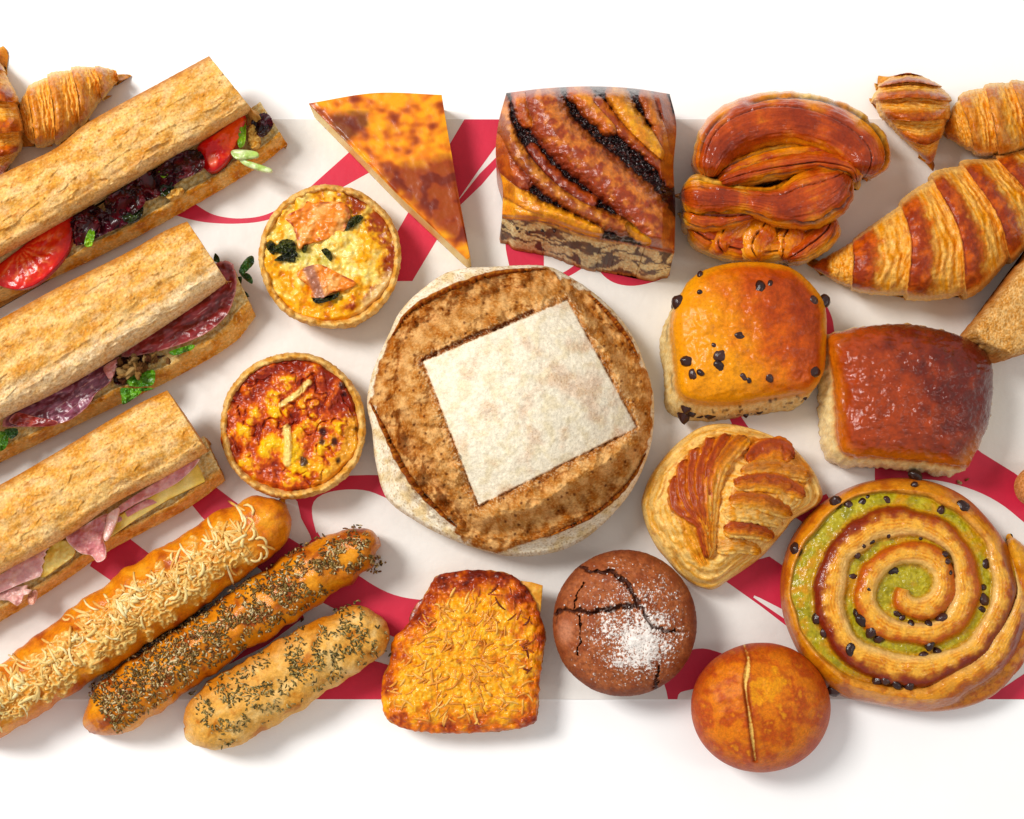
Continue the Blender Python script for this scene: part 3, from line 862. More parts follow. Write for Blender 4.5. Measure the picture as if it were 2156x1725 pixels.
c = mix(c, 'f6dfa2', 0.75 * cheese_on * web * (g.D == 0)); c = mix(c, 'c87a2a', 0.45 * cheese_on * (1 - web) * (g.D == 0))
g.paint(c, 0.45)
put(g, 'dough', M['glaze'], t1)
hm = hmap([g])
cl = catmull([(560, 1105), (457, 1165), (360, 1230), (262, 1295), (160, 1368), (60, 1438), (-60, 1525)], 100)
its = []
for k in range(430):
    i = rng.integers(2, 99); off = np.clip(rng.normal(-6, 26), -62, 50)
    if off > 30 and rng.random() < 0.4: continue
    px_, py_ = cl[i, 0] + 0.57 * off + rng.normal() * 4, cl[i, 1] + 0.82 * off
    if fbm(np.array([px_ / 48]), np.array([py_ / 48]), 2, 47)[0] < -0.18: continue
    its.append((px_, py_, rng.choice([0.9, 0.5, -0.4, 1.5]) + rng.normal() * 0.5, rng.uniform(22, 56), rng.uniform(2.4, 4.0), rng.normal() * 1.2,
                rng.choice(['f2d48c', 'ecc070', 'e6ae52', 'f5dea0', 'dca048']), rng.uniform(-0.8, 0.1)))
for rx, ry, aa in ((566, 1142, 0.2), (572, 1168, 1.2), (556, 1180, 2.2), (540, 1075, 0.5), (545, 1130, 1.5)):
    its.append((rx - 14, ry - 4, aa, 44, 3.2, 2.6, 'f0d088', 0.6))
bits('shredded_cheese', M['cheese'], its, t1, hm)

def herbs(parent, hm, cl, n, wid, seed, dens=None, rad=(1.0, 2.0), cols=('7a6430', '96743a', '5a4620', 'b8965a', 'd6c090', '6e4420', '8a5a2c')):
    its = []
    r = np.random.default_rng(seed)
    for k in range(n):
        i = r.integers(0, len(cl)); off = np.clip(r.normal() * wid * 0.55, -wid, wid)
        px_, py_ = cl[i, 0] + 0.57 * off + r.normal() * 3, cl[i, 1] + 0.82 * off
        if fbm(np.array([px_ / 40]), np.array([py_ / 40]), 2, seed)[0] < (dens(px_, py_) if dens else -0.1): continue
        its.append((px_, py_, r.uniform(0, 6.28), r.uniform(4, 15), r.uniform(*rad), r.normal() * 0.4, r.choice(cols), r.uniform(0.2, 1.1)))
    bits('dried_herb_flakes', M['herb'], its, parent, hm, segs=3, sides=4)

t2 = thing('breadstick', 'golden brown breadstick thickly sprinkled with dried herbs, middle one of three', 'breadstick', (480, 1320), 'breadsticks in the lower left')
g = strand([(799, 1143, 26), (765, 1152, 44), (700, 1184, 58), (593, 1252, 64), (500, 1312, 62), (428, 1360, 60), (295, 1452, 62), (230, 1497, 58), (180, 1532, 48)], 330, 100, 0.042, tip0=40, tip1=80, power=2.1)
x, y, a, b, c = stick_col(g, 'd08a34', '9a4c16', 'e2a44e', 51)
g.displace(0.0026 * fbm(a / 50, b / 50, 2, 52) + 0.0003 * fbm(a / 11, b / 11, 2, 53))
g.paint(c, 0.42); put(g, 'dough', M['glaze'], t2)
hm = hmap([g]); cl = catmull([(785, 1152), (700, 1178), (593, 1244), (428, 1350), (295, 1440), (215, 1497)], 120)
herbs(t2, hm, cl, 3600, 56, 54, dens=lambda x_, y_: -0.12 - 0.7 * (x_ < 420) - 0.15 * (x_ < 640), rad=(1.2, 2.4))

t3 = thing('breadstick', 'pale breadstick lightly sprinkled with herbs, lowest of the three', 'breadstick', (620, 1410), 'breadsticks in the lower left')
g = strand([(815, 1312, 44), (775, 1330, 60), (715, 1358, 68), (640, 1402, 74), (530, 1468, 76), (450, 1515, 68), (390, 1550, 54)], 280, 110, 0.044, tip0=56, tip1=80, power=2.2)
x, y, a, b, c = stick_col(g, 'e0b068', 'b87228', 'eccb92', 61)
g.displace(0.0022 * fbm(a / 50, b / 50, 2, 62) + 0.0003 * fbm(a / 11, b / 11, 2, 63))
c = mix(c, 'c8843a', 0.7 * sm(0.72, 0.95, g.V))
g.paint(c, 0.5); put(g, 'dough', M['soft'], t3)
hm = hmap([g]); cl = catmull([(800, 1318), (715, 1352), (640, 1396), (530, 1460), (430, 1520)], 110)
herbs(t3, hm, cl, 1700, 66, 64, dens=lambda x_, y_: -0.1, cols=('6a5c2c', '86703c', '4c4020', 'a08c50', 'c0a870'))

# ------------------------------------------------------------------ savoury tarts
def circle(cx, cy, rx, ry, n=40, irr=0.0, seed=0):
    t = np.linspace(0, 2 * math.pi, n, endpoint=False)
    k = 1 + irr * fbm(np.cos(t) * 1.5, np.sin(t) * 1.5, 3, seed)
    return [(cx + rx * a * q, cy + ry * b * q) for a, b, q in zip(np.cos(t), np.sin(t), k)]

def tart(name, label, cx, cy, rx, ry, seed, fillcol, fillz, crustfn, group=None, rimw=0.90):
    t = thing(name, label, 'tart', (cx, cy), group)
    def zf(U, V, X, Y):
        th = V * 2 * math.pi
        rim = np.exp(-((U - 0.945 - 0.012 * fbm(V * 9, U * 0, 2, seed)) / 0.05) ** 2)
        n = fbm(X / 18, Y / 18, 3, seed)
        return 0.0255 + 0.0065 * rim * (1 + 0.7 * n) - 0.004 * sm(0.97, 1.0, U) - 0.004 * sm(0.92, 0.85, U)
    g = disc(circle(cx, cy, rx, ry, 60, 0.026, seed), 40, 300, zf, 0.0, 8, lambda s: -0.005 * s)
    x, y = g.px()
    g.displace(0.0007 * fbm(x / 8, y / 8, 3, seed + 1) + 0.0012 * fbm(x / 26, y / 26, 2, seed + 2) * (g.D > 0))
    n = fbm(x / 20, y / 20, 4, seed + 3)
    c = mix('ecc98c', 'd9a558', sm(-0.3, 0.5, n))
    c = mix(c, 'c07c30', 0.7 * sm(0.1, 0.7, fbm(x / 12, y / 12, 3, seed + 4)))
    c = mix(c, 'cf9444', 0.6 * sm(0.1, 0.6, g.D))
    g.paint(c, 0.6); put(g, 'pastry_case', M['soft'], t)
    g = disc(circle(cx - 3, cy - 3, rx * (rimw - 0.025), ry * (rimw - 0.025), 60, 0.07, seed + 9), 110, 360, fillz, 0.018, 3)
    x, y = g.px()
    c, r = fillcol(x, y, g)
    g.paint(c, r); put(g, 'filling', M['custard'], t)
    return t, hmap([g])

# salmon and spinach
CX, CY = 695, 541
def f1z(U, V, X, Y):
    n = fbm(X / 44, Y / 44, 3, 71); m = fbm(X / 13, Y / 13, 2, 72)
    brown = sm(-0.1, 0.5, ((X - CX) - 0.2 * (Y - CY)) / 150 + 0.2 * n)
    z = 0.0290 + 0.0030 * np.clip(1 - U ** 2, 0, 1) + 0.0040 * n + 0.0007 * m
    pocket = sm(45, 10, np.hypot(X - 655, Y - 535)) + 0.6 * sm(40, 8, np.hypot(X - 690, Y - 640))
    return z - 0.003 * pocket - 0.004 * sm(0.93, 1.0, U)
def f1c(x, y, g):
    n = fbm(x / 40, y / 40, 4, 73); m = fbm(x / 10, y / 10, 3, 74)
    c = mix('f0d480', 'f6e6a8', sm(-0.2, 0.5, m))
    ring = sm(0.52, 0.95, g.U)
    right = sm(-0.1, 0.6, (x - CX) / 150 - 0.25 * (y - CY) / 150 + 0.25 * n)
    bot = sm(0.2, 0.8, (y - CY) / 150 - 0.3 * (x - CX) / 150 + 0.2 * n)
    c = mix(c, 'eeb040', 0.9 * np.clip(sm(-0.1, 0.5, n + 0.25 * m - 0.15 + 0.45 * right + 0.7 * bot + 0.35 * ring), 0, 1))
    c = mix(c, 'd67e22', 0.85 * sm(0.15, 0.75, n * 0.8 + 0.35 * m + 0.5 * right * ring + 0.3 * bot - 0.05))
    c = mix(c, '8e3a12', 0.9 * sm(0.35, 0.9, 0.9 * right * ring + n * 0.6 + 0.25 * m + 0.2 * bot * ring))
    cr = sm(12, -10, sdpoly(x, y, [(745, 668), (770, 625), (800, 590), (838, 560), (850, 600), (820, 650), (780, 685)]) + 8 * m)
    c = mix(c, 'ecd098', 0.8 * cr)
    gr = sm(30, 14, np.hypot(x - 630, y - 530) + 10 * m) + sm(22, 10, np.hypot(x - 680, y - 548) + 8 * m)
    c = mix(c, 'a8ac60', 0.45 * np.clip(gr, 0, 1))
    return c, 0.34
tt1, hm1 = tart('savoury_tart', 'round tart topped with orange salmon pieces and dark green spinach', CX, CY, 151, 151, 70, f1c, f1z, None, 'small round tarts', rimw=0.965)
def salm(x, y, g):
    u = x * 0.8 + y * 0.6
    n = fbm(x / 20, y / 20, 3, 76)
    c = mix('e8943c', 'f0b878', sm(0.0, 0.8, np.sin(u / 9 + 2.5 * n) * 0.5 + 0.4 * n + 0.2))
    c = mix(c, 'a8461a', 0.8 * sm(0.86, 0.99, g.U + 0.12 * n) * sm(0.0, 0.4, n + 0.15))
    return c
Z4 = conv(0.191, 524, 374.3)
def on(hm, poly, dz):
    p = np.array(poly); return float(np.median(hm(p[:, 0], p[:, 1]))) + dz
P_ = Z4((400, 430), (600, 320), (640, 260), (720, 280), (850, 265), (1050, 280), (1120, 400), (1090, 500), (1040, 590), (900, 660), (760, 700), (620, 740), (550, 780), (520, 650), (470, 520))
slab(tt1, 'salmon_piece', P_, on(hm1, P_, 0.0025), 0.006, 'meat', salm, 0.4, 0.0035, 32, 77, nr=34, nt=160)
P_ = Z4((530, 1080), (620, 990), (720, 960), (800, 960), (1000, 1060), (1180, 1160), (1060, 1230), (930, 1260), (860, 1300), (760, 1360), (690, 1310), (680, 1220))
slab(tt1, 'salmon_piece', P_, on(hm1, P_, 0.0020), 0.006, 'meat', lambda x, y, g: mix(salm(x, y, g), 'a8786a', 0.85 * sm(16, 6, np.abs((x - 664) * 0.9 - (y - 600) * 0.35))), 0.4, 0.0035, 30, 78, nr=30, nt=150)
spin = leafcol('23280e', '464c1c', '6e7434', 11)
for k, q in enumerate([((190, 740), (240, 690), (290, 740), (300, 800), (270, 850), (210, 800)), ((290, 800), (360, 690), (480, 690), (520, 760), (500, 830), (400, 850)),
                       ((280, 910), (380, 840), (500, 800), (545, 880), (500, 930), (400, 920)), ((590, 780), (650, 730), (640, 790), (600, 830)),
                       ((800, 800), (860, 780), (920, 860), (900, 920), (840, 860)), ((1060, 580), (1110, 460), (1200, 410), (1260, 440), (1180, 520), (1110, 560)),
                       ((690, 1320), (760, 1360), (900, 1310), (1000, 1260), (960, 1330), (850, 1370), (740, 1385))]):
    P_ = Z4(*q)
    slab(tt1, 'spinach_leaf', P_, on(hm1, P_, 0.0022), 0.002, 'veg', spin, 0.4, 0.004, 10, 80 + k, nr=16, nt=100, edge_n=0.10)

# browned quiche
CX2, CY2 = 617, 898
def f2n(x, y):
    w = fbm(x / 40, y / 40, 2, 91)
    return ridged(x / 48 + 0.7 * w, y / 90 + 0.5 * w, 2, 92), fbm(x / 40, y / 46, 4, 93), fbm(x / 9, y / 9, 3, 94)
def f2z(U, V, X, Y):
    r, n, m = f2n(X, Y)
    z = 0.0290 + 0.0035 * np.clip(1 - U ** 2, 0, 1) + 0.0042 * n + 0.0005 * m - 0.0020 * sm(0.7, 0.95, r)
    onion = np.minimum(dline(X, Y, [(603, 902), (606, 935), (604, 975)])[0], dline(X, Y, [(592, 852), (625, 830), (650, 805)])[0])
    return z + 0.003 * sm(12, 3, onion) - 0.004 * sm(0.93, 1.0, U)
def f2c(x, y, g):
    r, n, m = f2n(x, y)
    up = sm(0.5, -0.9, (y - CY2) / 150 - 0.35 * (x - CX2) / 150)
    c = mix('f0a828', 'f6c850', sm(-0.2, 0.5, n + 0.3 * m))
    br = n * -0.8 + 0.28 * m + 0.42 * up + 0.45 * sm(0.72, 0.97, r) + 0.30 * sm(0.7, 1.0, g.U) + 0.14
    c = mix(c, 'c85c16', 0.9 * sm(0.0, 0.42, br))
    c = mix(c, '862c0c', 0.88 * sm(0.32, 0.85, br))
    on_ = np.minimum(dline(x, y, [(603, 902), (606, 935), (604, 975)])[0] - 3, dline(x, y, [(592, 852), (625, 830), (650, 805)])[0])
    c = mix(c, 'f4dc98', 0.9 * sm(8, 3, on_ + 3 * m))
    pale = sm(14, -6, sdpoly(x, y, [(655, 1035), (690, 985), (720, 950), (735, 880), (765, 890), (765, 930), (740, 985), (700, 1025)]) + 10 * m)
    c = mix(c, 'e8b45c', 0.8 * pale)
    for bx, by, br_ in ((680, 909, 9), (678, 930, 7), (704, 930, 8), (720, 812, 8), (725, 830, 6), (640, 972, 10), (749, 903, 5), (712, 970, 6)):
        c = mix(c, '33100a', 0.9 * sm(br_ + 2, br_ - 4, np.hypot(x - bx, (y - by) * 0.8) + 3 * m))
    return c, 0.27
tt2, hm2 = tart('savoury_tart', 'round quiche tart with deeply browned orange cheese top', CX2, CY2, 155, 155, 90, f2c, f2z, None, 'small round tarts', rimw=0.96)

# ------------------------------------------------------------------ cheesecake slice
def ck(U, V, X, Y):
    return 0.030 + 0.0006 * fbm(X / 40, Y / 40, 3, 101) - 0.0012 * sm(0.06, 0.0, np.minimum(V, 1 - V)) - 0.001 * sm(0.06, 0, U)
g = loft([[(978, 542), (984, 545), (990, 540)], [(840, 412), (905, 425), (966, 412)], [(693, 262), (820, 262), (940, 262)], [(650, 218), (790, 196), (930, 200)]], 200, 130, ck, 0.0, 8, lambda s: 0.0, lin=True)
x, y = g.px()
n = fbm(x / 70, y / 60, 3, 103); m = fbm(x / 34, y / 28, 2, 104)
c = mix('ea9420', 'f2b03a', sm(-0.3, 0.4, -m))
c = mix(c, 'b85c14', 0.9 * sm(-0.25, 0.65, n * 0.7 + m * 0.5))
dk = sm(12, -12, sdpoly(x, y, [(865, 350), (945, 336), (975, 350), (1000, 510), (960, 515), (900, 450), (800, 372), (810, 350)]) + 16 * n)
c = mix(c, '96441a', 0.9 * dk); c = mix(c, '6e2a10', 0.7 * dk * sm(0.0, 0.5, m + n)); c = mix(c, '7e3410', 0.85 * sm(0.0, 0.95, m * 0.8 + 0.5 * n) * (1 - dk))
dk2 = sm(10, -10, sdpoly(x, y, [(690, 240), (775, 240), (770, 275), (730, 300), (700, 275)]) + 12 * m)
c = mix(c, '6a2a10', 0.85 * dk2)
edge = np.clip(np.minimum(g.V, 1 - g.V), 0, 1)
c = mix(c, 'f0b040', 0.6 * sm(515, 540, y))
side = mix('f6e2a8', 'efd188', sm(-0.4, 0.5, fbm(x / 30, y / 30, 3, 105)))
side = mix(side, 'e8bc60', 0.6 * sm(0.12, 0.0, g.D))
side = mix(side, '8a4a1e', sm(0.97, 1.0, g.D) * sm(0.1, 0.4, fbm(x / 10, y / 10, 3, 106)))
c = np.where((g.D > 0.01)[:, None], side, c)
g.paint(c, np.where(g.D > 0.01, 0.55, 0.28))
put(g, 'cheesecake_slice', M['cake'], label='wedge of baked cheesecake with mottled brown top and cream side', cat='cheesecake')

# ------------------------------------------------------------------ chocolate babka
Z5 = conv(0.2039, 1033, 254.5)
tb = thing('chocolate_babka', 'chocolate babka loaf with glossy twisted strands and a cut end', 'babka', (1240, 380))
dough = [(Z5((500, -250), (640, 60), (900, 330), (1250, 620), (1560, 900), (1800, 1230)), 47, 0.013, 'a04c22', 'd4884a'),
         (Z5((90, -200), (160, 120), (330, 400), (560, 640), (850, 850), (1150, 1010), (1380, 1100)), 20, 0.008, '9a5224', 'd08e4a'),
         (Z5((60, 620), (250, 760), (500, 920), (800, 1040), (1060, 1150)), 22, 0.006, 'd8902e', 'e8a848'),
         (Z5((120, 880), (300, 960), (520, 1010)), 22, 0.003, 'dc9430', 'eaae50'),
         (Z5((1100, -200), (1300, 30), (1540, 260), (1720, 420), (1850, 620)), 15, 0.005, '9a4a20', 'c07434'),
         (Z5((900, -300), (1060, -120), (1230, 40)), 26, 0.006, 'c06c28', 'dc9848'),
         (Z5((1750, -250), (1860, 60), (1880, 300)), 16, 0.004, '9a4c1e', 'b86c30'),
         (Z5((300, -300), (330, -120), (380, 0)), 18, 0.005, 'b8602a', 'd88a44'),
         (Z5((1300, -260), (1480, 40), (1670, 240), (1760, 330)), 25, 0.007, 'd8922c', 'ecb04a'),
         (Z5((1600, -260), (1730, 60), (1800, 280), (1850, 520)), 17, 0.005, 'b06428', 'd08844'),
         (Z5((60, 220), (150, 450), (330, 620)), 24, 0.004, '9c4a1c', 'c06c30'),
         (Z5((1400, 1090), (1500, 1160), (1620, 1240)), 14, 0.004, 'dc9a38', 'eab454'),
         (Z5((430, 300), (650, 560), (900, 760), (1050, 830)), 15, 0.003, '8a3c16', 'b05a28')]
def bfield(X, Y):
    best = np.full(X.shape, 9.0); bi = np.zeros(X.shape, int); pp = np.zeros(X.shape)
    wv = 5 * fbm(X / 16, Y / 16, 3, 111)
    for i, (cv, w, h, c1, c2) in enumerate(dough):
        d, t, s_ = dline(X, Y, cv, 20)
        q = (d + wv) / w
        m = q < best
        best = np.where(m, q, best); bi = np.where(m, i, bi); pp = np.where(m, s_ * d / w, pp)
    return best, bi, pp
hs = np.array([d[2] for d in dough]) * 1.5
def bz(U, V, X, Y):
    q, i, _ = bfield(X, Y)
    e = np.clip(1 - np.abs(2 * V - 1) ** 3, 0, 1) ** 0.55
    fr = 0.25 + 0.75 * sm(4.0, 3.7, U)
    back = np.clip(1 - (1 - np.clip(U / 0.35, 0, 1)) ** 3, 0, 1)
    return 0.044 + (0.021 * e * back + fr * hs[i] * np.where(q < 1, np.sqrt(np.clip(1 - q ** 2, 0, 1)), -0.25 * np.clip(q - 1, 0, 1)) + np.where(q > 1, 0.0022 * fbm(X / 9, Y / 9, 3, 112), 0.0008 * fbm(X / 20, Y / 20, 2, 113))) * np.clip(np.minimum(V, 1 - V) * 14, 0, 1) - 0.006 * (1 - back) - 0.005 * sm(3.85, 4.0, U) ** 2
g = loft([[(1066, 196), (1150, 186), (1240, 182), (1330, 186), (1410, 198)], [(1049, 262), (1150, 262), (1240, 262), (1330, 262), (1424, 264)], [(1044, 328), (1150, 332), (1240, 338), (1330, 345), (1418, 352)], [(1058, 390), (1151, 396), (1237, 410), (1329, 424), (1422, 438)], [(1057, 458), (1151, 466), (1237, 494), (1329, 512), (1420, 532)]], 300, 300, bz, 0.0, 26,
         lambda s: 0.0, flare=lambda nx, ny: 0.010 * np.clip(-ny, 0, 1) ** 2 + 0.0, cosv=False)
x, y = g.px()
q, i, pp = bfield(x, y)
n = fbm(x / 22, y / 22, 3, 115); m = fbm(x / 6, y / 6, 3, 116)
c1 = np.array([L(d[3]) for d in dough])[i]; c2 = np.array([L(d[4]) for d in dough])[i]
c = c1 * (1 - sm(-0.3, 0.6, n + 0.6 * pp)[:, None]) + c2 * sm(-0.3, 0.6, n + 0.6 * pp)[:, None]
c = mix(c, '6e2c12', 0.7 * sm(0.5, 0.95, q + 0.1 * m)); c = mix(c, '7a3216', 0.4 * sm(0.1, 0.6, fbm(x / 60, y / 60, 3, 128)))
cho = mix('220c08', '40180e', sm(-0.3, 0.5, m)); cho = mix(cho, '8a4420', 0.6 * sm(0.45, 0.8, fbm(x / 11, y / 11, 3, 117)))
chm = sm(0.94, 1.02, q + 0.06 * m)
c = c * (1 - chm[:, None]) + cho * chm[:, None]
rough = 0.36 - 0.08 * chm
# cut end: layered crumb and chocolate
zz = g.P[:, 2]
wv = fbm(x / 80, zz / 0.03, 3, 118)
v1 = np.abs(fbm(x / 75 + 0.3 * wv, zz / 0.015 + 1.0 * wv, 2, 119)); v2 = fbm(x / 26, zz / 0.010, 3, 126)
lay = 1.12 - v1 / 0.34 + 0.55 * v2
cr = mix('f2e2b8', 'dcb884', sm(-0.3, 0.5, fbm(x / 6, zz / 0.002, 3, 120)))
cr = mix(cr, '4e2614', 0.94 * sm(0.35, 0.6, lay)); cr = mix(cr, 'c08a54', 0.35 * sm(0.0, 0.6, fbm(x / 40, zz / 0.02, 2, 129)))
cr = mix(cr, '8a5a34', 0.35 * sm(0.0, 0.6, fbm(x / 12, zz / 0.004, 3, 127)))
cr = mix(cr, 'b27a3c', sm(0.007, 0.003, zz)); cr = mix(cr, 'd89a40', 0.7 * sm(0.93, 1.0, zz / 0.055))
front = (g.D > 0.04) & (g.U > 3.99)
sidec = mix('b8692a', '5a2410', sm(-0.2, 0.5, fbm(x / 14, zz / 0.012, 3, 121)))
c = np.where(front[:, None], cr, np.where((g.D > 0.02)[:, None], sidec, c))
g.paint(c, np.where(front, 0.75, rough))
put(g, 'loaf', M['choc'], tb)
hmb = hmap([g])
its = []
for k in range(500):
    a_, b_ = rng.uniform(1075, 1405), rng.uniform(222, 490)
    qq, _, _ = bfield(np.array([a_]), np.array([b_]))
    if qq[0] < 1.12: continue
    its.append((a_, b_, rng.uniform(0, 6), rng.uniform(4, 9), rng.uniform(2.0, 4.0), rng.normal() * .5, rng.choice(['3a150c', '4a1e12', '2a0e08', '6a3018']), rng.uniform(-0.5, 0.3)))
bits('chocolate_crumbs', M['choc'], its, tb, hmb, segs=3, sides=5)

# ------------------------------------------------------------------ cinnamon knot
tk = thing('cinnamon_knot', 'glossy twisted cinnamon knot bun with dark spiced lines', 'bun', (1650, 400))
def knot_strand(pts, h, z0, seed, tip0, tip1, lines, nu=170, nv=90, dark=0.5, pale=0.0, zb=0.0, name='dough_strand'):
    g = strand(pts, nu, nv, h, z0, tip0, tip1, zbase=zb, power=2.2, tuck=0.3)
    x, y = g.px()
    n = fbm(x / 30, y / 30, 3, seed); m = fbm(g.U * 9, g.V * 22, 3, seed + 1)
    gr = np.zeros(len(x))
    for v0, w0 in lines:
        gr = np.maximum(gr, sm(w0, w0 * 0.3, np.abs(g.V - v0 - 0.05 * np.sin(g.U * 5 + v0 * 9) - 0.03 * n)) * sm(-0.75, 0.0, fbm(g.U * 5, g.V * 3 + v0 * 7, 2, seed + 5)))
    gr = gr * (g.D == 0)
    g.displace(0.0012 * n - 0.0026 * gr + 0.0005 * m)
    ed = np.clip(np.abs(2 * g.V - 1), 0, 1); nb = fbm(x / 70, y / 70, 2, seed + 7)
    crown = 1.16 - ed ** 2 + 0.55 * nb + 0.22 * fbm(g.U * 4, g.V * 18, 3, seed + 9) + dark - 0.3
    c = mix('f2ca78', 'e29a3a', sm(0.0, 0.5, crown - 0.3 * pale))
    c = mix(c, 'b4501a', 0.9 * sm(0.45, 1.05, crown - 0.4 * pale))
    c = mix(c, '86360f', 0.75 * sm(0.95, 1.5, crown - 0.3 * pale + 0.15 * n))
    c = mix(c, '3a160a', 0.85 * gr * sm(-0.4, 0.3, m + 0.3))
    g.paint(c, 0.26)
    put(g, name, M['knot'], tk)
knot_strand([(1492, 380, 24), (1500, 335, 44), (1535, 285, 58), (1610, 255, 60), (1690, 255, 60), (1765, 280, 62), (1815, 325, 62), (1815, 374, 40)], 0.064, 0.0, 131, 40, 36, [(0.10, 0.05), (0.3, 0.02)], 220, 100, dark=0.45, pale=0.1)
knot_strand([(1500, 392, 18), (1560, 370, 28), (1640, 350, 32), (1720, 338, 34), (1790, 352, 30), (1806, 385, 20)], 0.060, 0.0, 132, 40, 40, [(0.22, 0.04), (0.5, 0.03), (0.78, 0.05)], 160, 80, dark=0.3, pale=0.4)
knot_strand([(1505, 372, 18), (1570, 345, 26), (1650, 322, 28), (1730, 316, 26), (1780, 335, 18)], 0.052, 0.0, 130, 30, 30, [(0.3, 0.05), (0.7, 0.05)], 130, 60, dark=0.2, pale=0.3)
knot_strand([(1448, 470, 26), (1490, 492, 40), (1560, 514, 38), (1640, 518, 36), (1715, 495, 36), (1752, 462, 24)], 0.040, 0.0, 133, 30, 30, [(0.3, 0.04), (0.62, 0.04)], 190, 80, dark=0.25, pale=0.5)
knot_strand([(1600, 448, 20), (1548, 478, 46), (1522, 510, 42), (1530, 536, 18)], 0.042, 0.0, 134, 30, 24, [(0.12, 0.05), (0.6, 0.03)], 110, 70, dark=0.15, pale=0.6)
knot_strand([(1626, 452, 22), (1604, 490, 54), (1592, 526, 46), (1600, 550, 18)], 0.044, 0.0, 138, 30, 24, [(0.1, 0.06), (0.55, 0.03)], 110, 70, dark=0.2, pale=0.5)
knot_strand([(1662, 462, 28), (1668, 498, 54), (1658, 528, 42), (1645, 552, 18)], 0.042, 0.0, 139, 30, 24, [(0.12, 0.06), (0.6, 0.04)], 110, 70, dark=0.25, pale=0.4)
knot_strand([(1752, 455, 22), (1735, 490, 34), (1695, 525, 28), (1655, 548, 14)], 0.046, 0.0, 137, 30, 24, [(0.2, 0.05), (0.5, 0.04)], 110, 70, dark=0.4, pale=0.2)
knot_strand([(1433, 410, 46), (1465, 412, 48), (1520, 418, 38), (1580, 424, 33), (1640, 434, 46), (1700, 420, 66), (1752, 396, 56), (1790, 362, 24)], 0.054, 0.014, 135, 46, 44, [(0.90, 0.04), (0.06, 0.04), (0.28, 0.02)], 230, 110, dark=0.45, pale=0.1, zb=0.004)
knot_strand([(1436, 448, 26), (1480, 460, 32), (1540, 458, 26), (1604, 446, 14)], 0.048, 0.006, 136, 26, 30, [(0.4, 0.05), (0.78, 0.04)], 110, 60, dark=0.45, pale=0.2)

